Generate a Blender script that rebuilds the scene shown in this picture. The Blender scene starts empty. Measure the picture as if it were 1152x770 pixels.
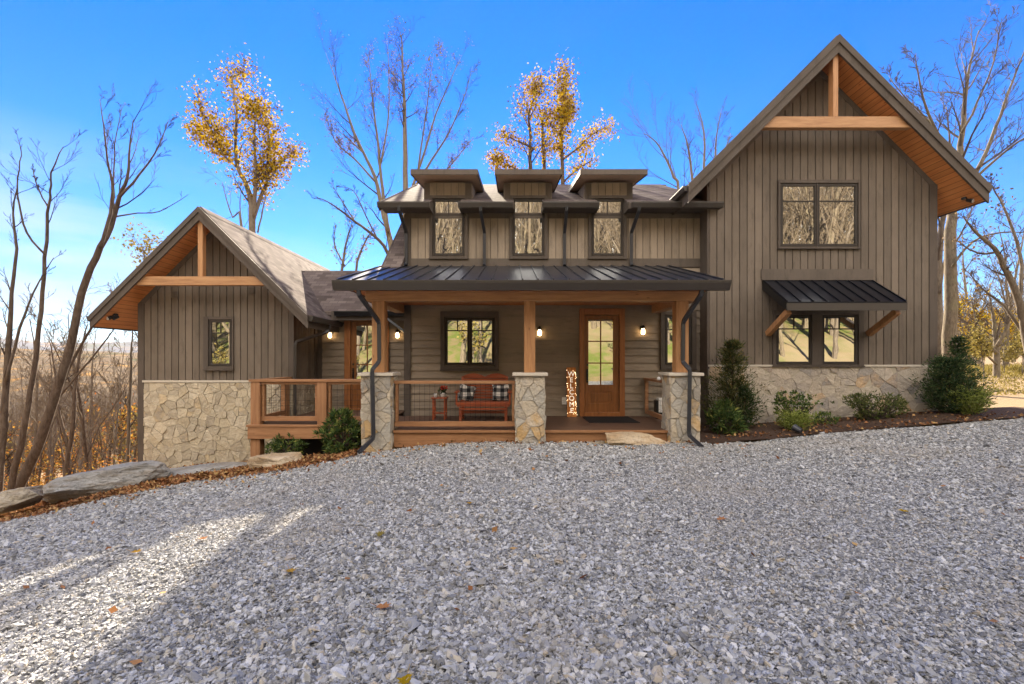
import bpy, math, random
import numpy as np
from mathutils import Vector, Matrix, noise as mnoise
R = math.radians
scene = bpy.context.scene
COL = scene.collection
F = 512.0; HZ = 405.0; EYE = 1.65
def P(px, py, D):                       # a photo pixel at a given real distance
    return Vector(((px-576.0)*D/F, D, EYE+(HZ-py)*D/F))

# ------------------------------------------------------------------ materials
class NT:
    def __init__(s, name):
        s.m = bpy.data.materials.new(name); s.m.use_nodes = True
        s.t = s.m.node_tree; s.b = s.t.nodes['Principled BSDF']; s.out = s.t.nodes['Material Output']
    def n(s, typ, props=None, **inp):
        nd = s.t.nodes.new(typ)
        for k, v in (props or {}).items(): setattr(nd, k, v)
        for k, v in inp.items():
            k2 = k.replace('_', ' ')
            sock = nd.inputs[int(k[1:])] if (k[0] == 'i' and k[1:].isdigit()) else nd.inputs[k2]
            s.set(sock, v)
        return nd
    def set(s, sock, v):
        if isinstance(v, bpy.types.NodeSocket): s.t.links.new(v, sock)
        else:
            if isinstance(v, tuple) and len(v) == 3 and sock.type == 'RGBA': v = (*v, 1)
            sock.default_value = v
    def ramp(s, fac, stops, interp='LINEAR'):
        r = s.n('ShaderNodeValToRGB'); r.color_ramp.interpolation = interp
        el = r.color_ramp.elements
        while len(el) < len(stops): el.new(0.5)
        for e, (p, c) in zip(el, stops):
            e.position = p; e.color = (*c, 1) if len(c) == 3 else c
        s.set(r.inputs[0], fac); return r.outputs[0]
    def mix(s, f, a, b, mode='MIX'):
        nd = s.n('ShaderNodeMix', {'data_type': 'RGBA', 'blend_type': mode})
        s.set(nd.inputs[0], f); s.set(nd.inputs[6], a); s.set(nd.inputs[7], b); return nd.outputs[2]
    def math(s, op, a, b=0.0, c=None):
        nd = s.n('ShaderNodeMath', {'operation': op}); s.set(nd.inputs[0], a); s.set(nd.inputs[1], b)
        if c is not None: s.set(nd.inputs[2], c)
        return nd.outputs[0]
    def coord(s, which='Object', scale=(1, 1, 1), rot=(0, 0, 0)):
        tc = s.n('ShaderNodeTexCoord'); mp = s.n('ShaderNodeMapping', Vector=tc.outputs[which])
        mp.inputs['Scale'].default_value = scale; mp.inputs['Rotation'].default_value = rot
        return mp.outputs[0]
    def noise(s, vec, scale, detail=4, rough=.55):
        return s.n('ShaderNodeTexNoise', Vector=vec, Scale=scale, Detail=detail, Roughness=rough).outputs[0]
    def island(s): return s.n('ShaderNodeNewGeometry').outputs['Random Per Island']
    def bump(s, h, strength=.3, dist=.01):
        b = s.n('ShaderNodeBump', Height=h, Strength=strength, Distance=dist); s.set(s.b.inputs['Normal'], b.outputs[0]); return b
    def fin(s, col=None, rough=None, spec=None, metal=None):
        if col is not None: s.set(s.b.inputs['Base Color'], col)
        if rough is not None: s.set(s.b.inputs['Roughness'], rough)
        if spec is not None: s.set(s.b.inputs['Specular IOR Level'], spec)
        if metal is not None: s.set(s.b.inputs['Metallic'], metal)
        return s.m
M = {}
def painted_wood(name, c1, c2, stretch=(9, 9, .7), rough=.75):
    t = NT(name); v = t.coord('Object', stretch)
    g = t.noise(v, 3.0, 6, .65); big = t.noise(t.coord('Object'), 1.3, 3)
    isl = t.island()
    c = t.mix(t.ramp(g, [(.3, (0,0,0)), (.7, (1,1,1))]), c1, c2)
    c = t.mix(t.math('MULTIPLY', isl, .6), c, tuple(x*1.5 for x in c2))
    kn = t.noise(t.coord('Object', tuple(max(.9, x*.35) for x in stretch)), 2.1, 7, .75); c = t.mix(t.math('MULTIPLY', t.ramp(kn, [(.52,(0,0,0)),(.7,(1,1,1))]), .55), c, tuple(x*.55 for x in c1))
    c = t.mix(t.math('MULTIPLY', t.ramp(big, [(.4, (0,0,0)), (.7, (1,1,1))]), .35), c, tuple(x*.7 for x in c1))
    t.bump(g, .25, .004)
    return t.fin(c, rough, .3)
M['board'] = painted_wood('brown_stained_board', (.098,.077,.058), (.135,.107,.081))
M['board_light'] = painted_wood('tan_stained_board', (.20,.158,.115), (.26,.208,.155))
M['lap'] = painted_wood('brown_lap_siding', (.20,.16,.118), (.245,.197,.147), (.8, 9, 9))
M['trim'] = painted_wood('dark_brown_trim', (.062,.048,.037), (.08,.063,.05))
M['trim_mid'] = painted_wood('brown_fascia', (.075,.059,.046), (.1,.08,.063))
M['sash'] = painted_wood('black_brown_sash', (.028,.022,.017), (.035,.028,.022))
def cedar(name, a, b, c, stretch, gloss=.55, planks=0):
    t = NT(name); v = t.coord('Object', stretch)
    g = t.noise(v, 2.6, 8, .7); g2 = t.noise(t.coord('Object'), 2.2, 3)
    col = t.ramp(g, [(.30, tuple(x*.62 for x in a)), (.42, a), (.55, b), (.72, c)])
    vk = t.n('ShaderNodeTexVoronoi', Vector=t.coord('Object', tuple(1.0 if x < 1 else (2.6 if x > 5 else x) for x in stretch)), Scale=1.7)
    col = t.mix(t.ramp(vk.outputs['Distance'], [(.035,(.85,.85,.85)), (.085,(0,0,0))]), col, tuple(x*.3 for x in a))
    col = t.mix(t.math('MULTIPLY', g2, .5), col, tuple(x*.72 for x in b))
    isl = t.island(); col = t.mix(t.math('MULTIPLY', isl, .3), col, tuple(x*.75 for x in a))
    if planks:
        uv = t.n('ShaderNodeUVMap').outputs[0]; sp = t.n('ShaderNodeSeparateXYZ', Vector=uv)
        yv = t.math('DIVIDE', sp.outputs[1], planks)
        fr = t.math('FRACT', yv); ln = t.math('LESS_THAN', fr, .07)
        rnd = t.n('ShaderNodeTexWhiteNoise', {'noise_dimensions': '1D'}, W=t.math('FLOOR', yv)).outputs[0]
        col = t.mix(t.math('MULTIPLY', rnd, .45), col, tuple(x*.6 for x in b))
        col = t.mix(ln, col, tuple(x*.25 for x in a))
        t.bump(ln, -.4, .01)
    else: t.bump(g, .15, .004)
    return t.fin(col, gloss, .35)
M['cedar_h'] = cedar('cedar_beam_horizontal', (.34,.17,.075), (.45,.245,.11), (.54,.32,.155), (.6, 8, 8))
M['cedar_v'] = cedar('cedar_beam_upright', (.34,.165,.068), (.46,.235,.1), (.54,.3,.14), (8, 8, .6))
M['deck'] = cedar('stained_deck_timber', (.27,.128,.056), (.36,.18,.085), (.44,.24,.12), (.6, 8, 8), .5)
M['deck_v'] = cedar('stained_deck_upright', (.27,.128,.056), (.36,.18,.085), (.44,.235,.118), (8, 8, .6), .5)
M['soffit'] = cedar('cedar_soffit_planks', (.58,.205,.06), (.70,.28,.085), (.76,.36,.125), (6, .5, 6), .5, .13)
M['decking'] = cedar('deck_floor_planks', (.12,.065,.04), (.16,.09,.058), (.2,.12,.08), (.5, 6, 6), .55, .14)
M['door'] = cedar('varnished_door_wood', (.20,.07,.02), (.29,.11,.032), (.37,.155,.05), (8, 8, .8), .35)
M['door_frame'] = cedar('varnished_frame_wood', (.28,.10,.03), (.36,.14,.045), (.43,.185,.065), (8, 8, .8), .4)
M['redwood'] = cedar('red_stained_bench_wood', (.3,.06,.02), (.4,.095,.035), (.47,.13,.05), (.8, 6, 6), .4)
def simple(name, col, rough=.5, metal=0, spec=.5, nz=.0):
    t = NT(name)
    if nz:
        g = t.noise(t.coord('Object'), 14, 4); c = t.mix(t.math('MULTIPLY', g, nz), col, tuple(x*.5 for x in col))
        t.bump(g, .15, .003)
        return t.fin(c, rough, spec, metal)
    return t.fin((*col, 1), rough, spec, metal)
M['gutter'] = simple('bronze_gutter_metal', (.042,.034,.028), .42, .0, .5, .3)
M['black_metal'] = simple('black_metal', (.012,.012,.013), .38, .3, .5, .2)
M['charcoal'] = simple('charcoal_pipe', (.035,.036,.042), .33, .2, .5, .3)
M['metal_roof'] = simple('standing_seam_metal', (.07,.07,.08), .38, .75, .5, .4)
M['awning_metal'] = simple('black_seam_metal', (.012,.014,.022), .3, .6, .5, .3)
M['cap'] = simple('limestone_cap', (.56,.5,.41), .8, 0, .3, .5)
M['mortar'] = simple('mortar', (.44,.385,.295), .95, 0, .2, .4)
M['white'] = simple('white_paint', (.72,.7,.66), .5)
M['wire'] = simple('black_wire_mesh', (.02,.02,.02), .5, .5)
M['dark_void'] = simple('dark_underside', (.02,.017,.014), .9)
M['mat'] = simple('doormat_fibre', (.03,.027,.026), .95, 0, .1, .5)
def glass():
    t = NT('reflective_window_glass')
    g = t.n('ShaderNodeBsdfGlossy', Roughness=.0, Color=(.80,.82,.80))
    wob = t.noise(t.coord('Object'), 1.6, 2)
    b = t.n('ShaderNodeBump', Height=wob, Strength=.035, Distance=.02); t.set(g.inputs['Normal'], b.outputs[0])
    t.fin((.012,.011,.01,1), .1)
    mx = t.n('ShaderNodeMixShader'); t.set(mx.inputs[0], .66); t.t.links.new(t.b.outputs[0], mx.inputs[1]); t.t.links.new(g.outputs[0], mx.inputs[2])
    t.t.links.new(mx.outputs[0], t.out.inputs[0]); return t.m
M['glass'] = glass()
def stone(name, stops, bumps=.5, sc=1.0):
    t = NT(name); isl = t.island(); o = t.coord('Object')
    n1 = t.noise(o, 5*sc, 5, .6); n2 = t.noise(o, 28*sc, 6, .7); n3 = t.noise(o, 1.7, 3)
    f = t.math('ADD', t.math('MULTIPLY', isl, .75), t.math('MULTIPLY', n1, .3))
    c = t.ramp(f, stops)
    c = t.mix(t.math('MULTIPLY', t.ramp(n2, [(.45,(0,0,0)),(.7,(1,1,1))]), .3), c, (.22,.18,.13))
    c = t.mix(t.math('MULTIPLY', t.ramp(n3, [(.5,(0,0,0)),(.75,(1,1,1))]), .25), c, (.46,.40,.30))
    t.bump(t.math('ADD', n2, t.math('MULTIPLY', t.noise(o, 9*sc, 4, .6), 2.5)), bumps*1.5, .03)
    return t.fin(c, .88, .25)
M['stone_warm'] = stone('warm_tan_fieldstone', [(.0,(.31,.25,.165)), (.15,(.50,.42,.29)), (.3,(.38,.325,.24)), (.5,(.54,.46,.33)), (.64,(.40,.345,.26)), (.75,(.58,.50,.37)), (.86,(.34,.29,.22)), (.93,(.56,.44,.27)), (1,(.68,.61,.48))])
M['stone_pale'] = stone('pale_pink_fieldstone', [(.0,(.30,.255,.21)), (.2,(.50,.43,.34)), (.4,(.38,.33,.275)), (.6,(.52,.44,.35)), (.75,(.29,.265,.245)), (.86,(.54,.38,.23)), (1,(.58,.51,.42))])
M['stone_pillar'] = stone('mixed_pillar_stone', [(.0,(.32,.29,.24)), (.2,(.48,.42,.33)), (.42,(.38,.355,.31)), (.6,(.52,.44,.33)), (.72,(.28,.26,.235)), (.84,(.52,.34,.15)), (.93,(.56,.5,.42)), (1,(.6,.54,.44))])
def rock(name, a, b, c, d):
    t = NT(name); o = t.coord('Object')
    n1 = t.noise(o, 1.6, 6, .6); n2 = t.noise(o, 14, 8, .7); n3 = t.noise(t.coord('Object', (1, 1, 5)), 2.4, 5)
    col = t.ramp(n1, [(.3, a), (.5, b), (.68, c)])
    col = t.mix(t.math('MULTIPLY', t.ramp(n3, [(.48,(0,0,0)),(.62,(1,1,1))]), .5), col, d)
    col = t.mix(t.math('MULTIPLY', t.ramp(n2, [(.5,(0,0,0)),(.72,(1,1,1))]), .6), col, tuple(x*.35 for x in a))
    t.bump(t.math('ADD', n2, t.math('MULTIPLY', n3, 2)), 1.0, .045)
    return t.fin(col, .9, .25)
M['rock_grey'] = rock('grey_quarry_rock', (.2,.195,.19), (.29,.285,.275), (.38,.37,.35), (.26,.21,.15))
M['rock_tan'] = rock('tan_sandstone', (.36,.26,.155), (.50,.39,.26), (.6,.5,.37), (.45,.3,.16))
M['rock_mix'] = rock('weathered_brown_rock', (.2,.155,.105), (.33,.27,.19), (.42,.37,.29), (.13,.1,.07))
def shingle():
    t = NT('asphalt_shingles'); uv = t.n('ShaderNodeUVMap').outputs[0]
    br = t.n('ShaderNodeTexBrick', {'offset': .5, 'squash': 1.0}, Vector=uv, Scale=1.0, Mortar_Size=.006, Bias=0.0, Brick_Width=.24, Row_Height=.14)
    br.inputs['Color1'].default_value = (0,0,0,1); br.inputs['Color2'].default_value = (1,1,1,1); br.inputs['Mortar'].default_value = (.5,.5,.5,1)
    n = t.noise(t.coord('Object'), 60, 4, .8); nb = t.noise(t.coord('Object'), .8, 3)
    c = t.ramp(br.outputs[0], [(0,(.055,.04,.036)), (.3,(.12,.092,.08)), (.55,(.2,.16,.14)), (.8,(.14,.108,.098)), (1,(.085,.062,.058))])
    c = t.mix(t.math('MULTIPLY', n, .5), c, (.08,.066,.06))
    c = t.mix(t.math('MULTIPLY', nb, .3), c, (.17,.14,.12))
    c = t.mix(t.math('MULTIPLY', br.outputs[1], .8), c, (.07,.055,.05))
    sp = t.n('ShaderNodeSeparateXYZ', Vector=uv); saw = t.math('FRACT', t.math('DIVIDE', sp.outputs[1], .14))
    hgt = t.math('SUBTRACT', t.math('MULTIPLY', n, .3), t.math('ADD', saw, t.math('MULTIPLY', br.outputs[1], .8)))
    t.bump(hgt, .35, .008)
    return t.fin(c, .95, .03)
M['soffit_tan'] = painted_wood('tan_dormer_soffit', (.46,.32,.21), (.52,.37,.25))
M['shingle'] = shingle()
def bark(name, a, b, c, lichen=(.4,.38,.32)):
    t = NT(name); o = t.coord('Object', (1, 1, .25))
    n1 = t.noise(o, 22, 6, .7); n2 = t.noise(t.coord('Object'), 2.5, 4)
    col = t.ramp(n1, [(.3, a), (.5, b), (.7, c)])
    col = t.mix(t.math('MULTIPLY', t.ramp(n2, [(.45,(0,0,0)),(.75,(1,1,1))]), .35), col, lichen)
    t.bump(n1, .8, .02)
    return t.fin(col, .95, .15)
M['bark_dark'] = bark('dark_brown_bark', (.045,.03,.02), (.09,.063,.045), (.14,.105,.08), (.15,.12,.09))
M['bark_grey'] = bark('grey_bark', (.07,.055,.042), (.13,.105,.08), (.2,.165,.13), (.22,.19,.15))
M['bark_pale'] = bark('pale_bark', (.085,.066,.046), (.15,.12,.085), (.22,.18,.135), (.2,.19,.1))
M['twig'] = simple('dark_twigs', (.045,.033,.026), .9, 0, .2)
M['twig_wood'] = simple('pale_woodland_twigs', (.15,.118,.085), .9, 0, .05)
M['twig_grey'] = simple('grey_twigs', (.085,.066,.052), .9, 0, .2)
M['twig_red'] = simple('russet_twigs', (.05,.038,.028), .9, 0, .2)
def leaf(name, stops, trans=.35, rough=.55):
    t = NT(name); isl = t.island(); c = t.ramp(isl, stops)
    t.fin(c, .75, .06)
    tr = t.n('ShaderNodeBsdfTranslucent', Color=c); mx = t.n('ShaderNodeMixShader'); t.set(mx.inputs[0], trans)
    t.t.links.new(t.b.outputs[0], mx.inputs[1]); t.t.links.new(tr.outputs[0], mx.inputs[2]); t.t.links.new(mx.outputs[0], t.out.inputs[0]); return t.m
M['leaf_yellow'] = leaf('golden_leaves', [(0,(.06,.03,.008)), (.2,(.16,.085,.008)), (.42,(.32,.185,.008)), (.7,(.45,.30,.01)), (.92,(.5,.37,.02)), (1,(.14,.15,.02))], .3)
M['leaf_russet'] = leaf('russet_leaves', [(0,(.12,.07,.03)), (.5,(.2,.125,.05)), (1,(.3,.2,.09))], .1)
M['leaf_litter'] = leaf('fallen_leaves', [(0,(.10,.045,.022)), (.3,(.2,.085,.035)), (.55,(.30,.14,.06)), (.8,(.36,.2,.09)), (1,(.45,.3,.12))], .1)
M['leaf_brush'] = leaf('autumn_brush_leaves', [(0,(.22,.08,.025)), (.3,(.38,.155,.03)), (.6,(.44,.26,.045)), (.8,(.27,.23,.06)), (1,(.33,.1,.035))], .35)
M['leaf_gyellow'] = leaf('yellow_green_brush_leaves', [(0,(.12,.10,.025)), (.5,(.22,.17,.04)), (1,(.27,.22,.07))], .25)
M['leaf_green'] = leaf('evergreen_shrub_leaves', [(0,(.03,.055,.018)), (.4,(.06,.10,.03)), (.7,(.095,.14,.04)), (.88,(.16,.20,.055)), (1,(.30,.28,.07))], .2, .4)
M['leaf_olive'] = leaf('olive_shrub_leaves', [(0,(.04,.06,.02)), (.4,(.08,.10,.035)), (.75,(.13,.15,.05)), (1,(.24,.21,.08))], .2, .45)
M['leaf_lime'] = leaf('lime_juniper_sprays', [(0,(.12,.15,.03)), (.5,(.2,.24,.05)), (1,(.32,.34,.09))], .25, .6)
M['leaf_dark'] = leaf('dark_conifer_sprays', [(0,(.018,.038,.016)), (.5,(.04,.068,.026)), (.85,(.07,.095,.035)), (1,(.12,.11,.045))], .15, .6)
M['leaf_bronze'] = leaf('bronze_green_conifer_sprays', [(0,(.035,.05,.018)), (.45,(.07,.085,.03)), (.8,(.12,.12,.04)), (1,(.2,.14,.05))], .2, .6)
def gravel_base():
    t = NT('gravel'); o = t.coord('Object')
    v = t.n('ShaderNodeTexVoronoi', Vector=o, Scale=75.0, Randomness=1.0); v2 = t.n('ShaderNodeTexVoronoi', {'feature': 'DISTANCE_TO_EDGE'}, Vector=o, Scale=75.0)
    rr = t.n('ShaderNodeSeparateColor', Color=v.outputs['Color']).outputs[0]
    c = t.ramp(rr, [(0,(.14,.14,.14)), (.3,(.23,.23,.225)), (.6,(.31,.31,.30)), (.85,(.4,.395,.38)), (1,(.33,.29,.23))])
    c = t.mix(t.ramp(v2.outputs[0], [(0,(1,1,1)), (.12,(0,0,0))]), c, (.06,.06,.065))
    t.bump(v2.outputs[0], 1.0, .02)
    return t.fin(c, .9, .25)
M['gravel'] = gravel_base()
def stones():
    t = NT('crushed_stone'); oi = t.n('ShaderNodeObjectInfo').outputs['Random']
    o = t.n('ShaderNodeNewGeometry').outputs['Position']
    n = t.noise(o, 90, 3, .6); n2 = t.noise(o, .55, 3, .6); n3 = t.noise(o, 2.3, 4, .65)
    c = t.ramp(oi, [(0,(.135,.135,.135)), (.25,(.25,.25,.245)), (.5,(.34,.34,.335)), (.75,(.45,.45,.44)), (.9,(.58,.575,.56)), (.955,(.42,.37,.29)), (1,(.36,.31,.24))])
    c = t.mix(t.math('MULTIPLY', t.ramp(n, [(.4,(0,0,0)),(.8,(1,1,1))]), .35), c, (.17,.17,.185))
    c = t.mix(t.math('MULTIPLY', t.ramp(n2, [(.52,(0,0,0)),(.66,(1,1,1))]), .45), c, (.36,.33,.285))
    c = t.mix(t.math('MULTIPLY', t.ramp(n3, [(.55,(0,0,0)),(.8,(1,1,1))]), .25), c, (.44,.445,.46))
    t.bump(n, .25, .004)
    return t.fin(c, .8, .3)
M['stones'] = stones()
def ground_mat():
    t = NT('forest_floor'); o = t.n('ShaderNodeNewGeometry').outputs['Position']
    n1 = t.noise(o, .12, 5, .6); n2 = t.noise(o, 9, 8, .75); n3 = t.noise(o, .9, 5, .65)
    vo = t.n('ShaderNodeTexVoronoi', Vector=o, Scale=9.0); rr = t.n('ShaderNodeSeparateColor', Color=vo.outputs['Color']).outputs[0]
    lit = t.ramp(rr, [(0,(.14,.07,.035)), (.35,(.24,.125,.055)), (.6,(.34,.19,.085)), (.85,(.42,.27,.13)), (1,(.22,.17,.1))])
    lit = t.mix(t.math('MULTIPLY', n2, .4), lit, (.16,.1,.055))
    lit = t.mix(t.ramp(n3, [(.5,(0,0,0)),(.72,(.6,.6,.6))]), lit, (.42,.31,.1))
    grass = t.mix(t.math('MULTIPLY', n2, n3), (.07,.1,.02), (.2,.2,.06))
    grass = t.mix(t.ramp(n3, [(.42,(0,0,0)),(.6,(1,1,1))]), grass, (.17,.13,.07))
    grass = t.mix(t.ramp(n1, [(.45,(0,0,0)),(.6,(.8,.8,.8))]), grass, (.24,.19,.12))
    sp = t.n('ShaderNodeSeparateXYZ', Vector=o)
    back = t.ramp(t.math('ADD', t.math('MULTIPLY', sp.outputs[1], -.02), .0), [(0,(0,0,0)), (.12,(0,0,0)), (.24,(1,1,1))])   # the cleared bank across the drive is grassy
    right = t.ramp(t.math('ADD', t.math('MULTIPLY', sp.outputs[0], .05), -.45), [(0,(0,0,0)), (.12,(1,1,1))])
    c = t.mix(back, lit, grass)
    right = t.math('MULTIPLY', right, t.math('GREATER_THAN', sp.outputs[1], 3.0))
    c = t.mix(right, c, t.mix(n3, (.22,.155,.09), (.29,.215,.13)))
    far = t.ramp(t.math('MULTIPLY', sp.outputs[1], .01), [(.3,(0,0,0)), (.8,(1,1,1))])
    c = t.mix(far, c, t.mix(n1, (.17,.125,.085), (.25,.17,.09)))
    t.bump(n2, .8, .05)
    return t.fin(c, .97, .1)
M['ground'] = ground_mat()
def hills_mat(name, a, b, c3, s=1.0):
    t = NT(name); o = t.n('ShaderNodeNewGeometry').outputs['Position']
    mp = t.n('ShaderNodeMapping', Vector=o); mp.inputs['Scale'].default_value = (1, 1, .35)
    n1 = t.noise(mp.outputs[0], .22*s, 10, .8); n2 = t.noise(o, .02*s, 5, .6); n3 = t.noise(o, .055*s, 6, .7)
    c = t.ramp(n1, [(.35, a), (.55, b), (.7, c3)])
    c = t.mix(t.ramp(n3, [(.53,(0,0,0)),(.66,(.75,.75,.75))]), c, (.44,.24,.07))
    c = t.mix(t.ramp(n2, [(.56,(0,0,0)),(.64,(.7,.7,.7))]), c, (.09,.095,.05))
    t.bump(n1, 1.0, 3.0)
    return t.fin(c, 1, .0)
M['hills'] = hills_mat('wooded_hill', (.10,.075,.05), (.2,.15,.10), (.32,.25,.165))
M['ridge'] = hills_mat('distant_ridge', (.09,.09,.1), (.12,.115,.125), (.15,.14,.15), .3)
def mulch():
    t = NT('mulch'); o = t.coord('Object'); n = t.noise(t.coord('Object', (1, 3, 1)), 30, 6, .8); n2 = t.noise(o, 3, 3)
    c = t.ramp(n, [(.3,(.028,.017,.012)), (.5,(.068,.041,.028)), (.7,(.13,.082,.055))])
    c = t.mix(t.math('MULTIPLY', n2, .3), c, (.12,.075,.05)); t.bump(n, 1, .03); return t.fin(c, .95, .15)
M['mulch'] = mulch()
def emit(name, col, s):
    t = NT(name); t.fin((*col, 1), .5); t.set(t.b.inputs['Emission Color'], (*col, 1)); t.b.inputs['Emission Strength'].default_value = s; return t.m
M['bulb'] = emit('glowing_lamp_glass', (1.0,.66,.32), 2.6)
M['fairy'] = emit('fairy_light', (1.0,.74,.42), .9)
def plaid():
    t = NT('buffalo_plaid_fabric'); uv = t.n('ShaderNodeUVMap').outputs[0]; sp = t.n('ShaderNodeSeparateXYZ', Vector=uv)
    a = t.math('LESS_THAN', t.math('FRACT', t.math('DIVIDE', sp.outputs[0], .17)), .5)
    b = t.math('LESS_THAN', t.math('FRACT', t.math('DIVIDE', sp.outputs[1], .17)), .5)
    s = t.math('MULTIPLY', t.math('ADD', a, b), .5)
    c = t.ramp(s, [(0,(.72,.69,.63)), (.35,(.16,.155,.15)), (.8,(.016,.016,.018))], 'CONSTANT')
    return t.fin(c, .9, .1)
M['plaid'] = plaid()
M['sign_wood'] = cedar('orange_sign_plank', (.5,.17,.04), (.62,.25,.06), (.7,.33,.1), (6, 6, .7), .6)
M['letter'] = emit('white_lit_letter', (1.0,.9,.72), .12)
M['pot_white'] = simple('white_ceramic', (.75,.73,.7), .3)
M['petal'] = leaf('red_petals', [(0,(.35,.04,.03)), (1,(.55,.09,.05))], .2)

# ------------------------------------------------------------------ mesh helpers
class MB:
    def __init__(s): s.v = []; s.f = []
    def add(s, vs, fs):
        o = len(s.v); s.v += [tuple(p) for p in vs]; s.f += [tuple(i+o for i in f) for f in fs]
    def box(s, x0, x1, y0, y1, z0, z1):
        s.add([(x0,y0,z0),(x1,y0,z0),(x1,y1,z0),(x0,y1,z0),(x0,y0,z1),(x1,y0,z1),(x1,y1,z1),(x0,y1,z1)],
              [(0,3,2,1),(4,5,6,7),(0,1,5,4),(1,2,6,5),(2,3,7,6),(3,0,4,7)])
    def ext(s, poly, vec):              # a flat polygon extruded along a vector
        n = len(poly); poly = [Vector(p) for p in poly]; vec = Vector(vec)
        nr = Vector((0,0,0))
        for i in range(n): nr += poly[i].cross(poly[(i+1) % n])
        if nr.dot(vec) > 0: poly = poly[::-1]
        s.add(poly+[p+vec for p in poly], [tuple(range(n)), tuple(range(2*n-1, n-1, -1))]+[(i, i+n, (i+1) % n+n, (i+1) % n) for i in range(n)])
    def bar(s, a, b, w, h, up=(0,0,1)): # rectangular bar from a to b
        a = Vector(a); b = Vector(b); d = (b-a).normalized(); u = Vector(up)
        sd = d.cross(u)
        if sd.length < 1e-4: sd = d.cross(Vector((0,1,0)))
        sd.normalize(); u = sd.cross(d).normalized()
        q = [a+sd*(sx*w/2)+u*(sz*h/2) for sx, sz in ((-1,-1),(1,-1),(1,1),(-1,1))]
        s.ext(q, b-a)
    def tube(s, pts, rad, k=8, cap=True, flat=None):
        pts = [Vector(p) for p in pts]; n = len(pts)
        if not hasattr(rad, '__len__'): rad = [rad]*n
        t0 = (pts[1]-pts[0]).normalized(); ref = Vector((0,0,1)) if abs(t0.z) < .9 else Vector((1,0,0))
        u = t0.cross(ref).normalized(); vs = []; fs = []
        ph = math.pi/4 if k == 4 else 0
        for i in range(n):
            t = (pts[min(i+1, n-1)]-pts[max(i-1, 0)])
            t = t.normalized() if t.length > 1e-9 else t0
            u = (u-t*u.dot(t))
            u = u.normalized() if u.length > 1e-6 else t.orthogonal().normalized()
            w = t.cross(u); r = rad[i]
            for j in range(k):
                an = 2*math.pi*j/k+ph; vs.append(pts[i]+(u*math.cos(an)+w*math.sin(an))*r)
        for i in range(n-1):
            for j in range(k):
                a = i*k+j; b = i*k+(j+1) % k; fs.append((a, b, b+k, a+k))
        if cap: fs.append(tuple(range(k-1, -1, -1))); fs.append(tuple(range((n-1)*k, n*k)))
        s.add(vs, fs)
    def lathe(s, c, prof, k=14):        # profile [(r, z)...] around a vertical axis
        c = Vector(c); vs = []; fs = []
        for r, z in prof:
            for j in range(k):
                an = 2*math.pi*j/k; vs.append(c+Vector((r*math.cos(an), r*math.sin(an), z)))
        for i in range(len(prof)-1):
            for j in range(k):
                a = i*k+j; b = i*k+(j+1) % k; fs.append((a, b, b+k, a+k))
        fs.append(tuple(range(k-1, -1, -1))); fs.append(tuple(range((len(prof)-1)*k, len(prof)*k)))
        s.add(vs, fs)
    def build(s, name, mat, parent=None, origin=None, bevel=0, smooth=False):
        return mesh_obj(name, s.v, s.f, mat, parent, origin, bevel, smooth)
def mesh_obj(name, v, f, mat, parent=None, origin=None, bevel=0, smooth=False, uv=True):
    o0 = Vector(parent['_o']) if parent is not None else (Vector(origin) if origin is not None else Vector((0,0,0)))
    v = np.asarray(v, dtype=np.float64).reshape(-1, 3)-np.array(o0)
    me = bpy.data.meshes.new(name)
    if isinstance(f, np.ndarray):
        nf, k = f.shape; me.vertices.add(len(v)); me.vertices.foreach_set('co', v.astype(np.float32).ravel())
        me.loops.add(nf*k); me.loops.foreach_set('vertex_index', f.astype(np.int32).ravel())
        me.polygons.add(nf); me.polygons.foreach_set('loop_start', np.arange(0, nf*k, k, dtype=np.int32))
        me.update(calc_edges=True); me.validate()
    else:
        me.from_pydata([tuple(p) for p in v], [], f); me.update()
        if uv and len(f) < 60000:
            ul = me.uv_layers.new(name='UVMap').data
            for p in me.polygons:
                n = p.normal
                ua = Vector((1,0,0)) if abs(n.z) > .995 else Vector((0,0,1)).cross(n).normalized()
                va = n.cross(ua)
                for li in p.loop_indices:
                    c = me.vertices[me.loops[li].vertex_index].co; ul[li].uv = (c.dot(ua), c.dot(va))
    if smooth: me.polygons.foreach_set('use_smooth', [True]*len(me.polygons))
    if mat: me.materials.append(mat)
    ob = bpy.data.objects.new(name, me); COL.objects.link(ob)
    if parent is not None:
        ob.parent = parent; ob['_o'] = tuple(o0) if parent.type == 'EMPTY' else tuple(o0)
    else:
        ob.location = o0; ob['_o'] = tuple(o0)
    if bevel:
        b = ob.modifiers.new('bevel', 'BEVEL'); b.width = bevel; b.segments = 2; b.limit_method = 'ANGLE'
    return ob
def tag(o, label=None, cat=None, group=None, kind=None):
    if label: o['label'] = label
    if cat: o['category'] = cat
    if group: o['group'] = group
    if kind: o['kind'] = kind
    return o
def empty(name, loc, label, cat, group=None):
    e = bpy.data.objects.new(name, None); COL.objects.link(e); e.location = loc; e.empty_display_size = .2
    e['_o'] = tuple(loc); return tag(e, label, cat, group)
def structure(o): o['kind'] = 'structure'; return o
def sstep(a, b, x): t = np.clip((x-a)/(b-a), 0, 1); return t*t*(3-2*t)

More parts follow.
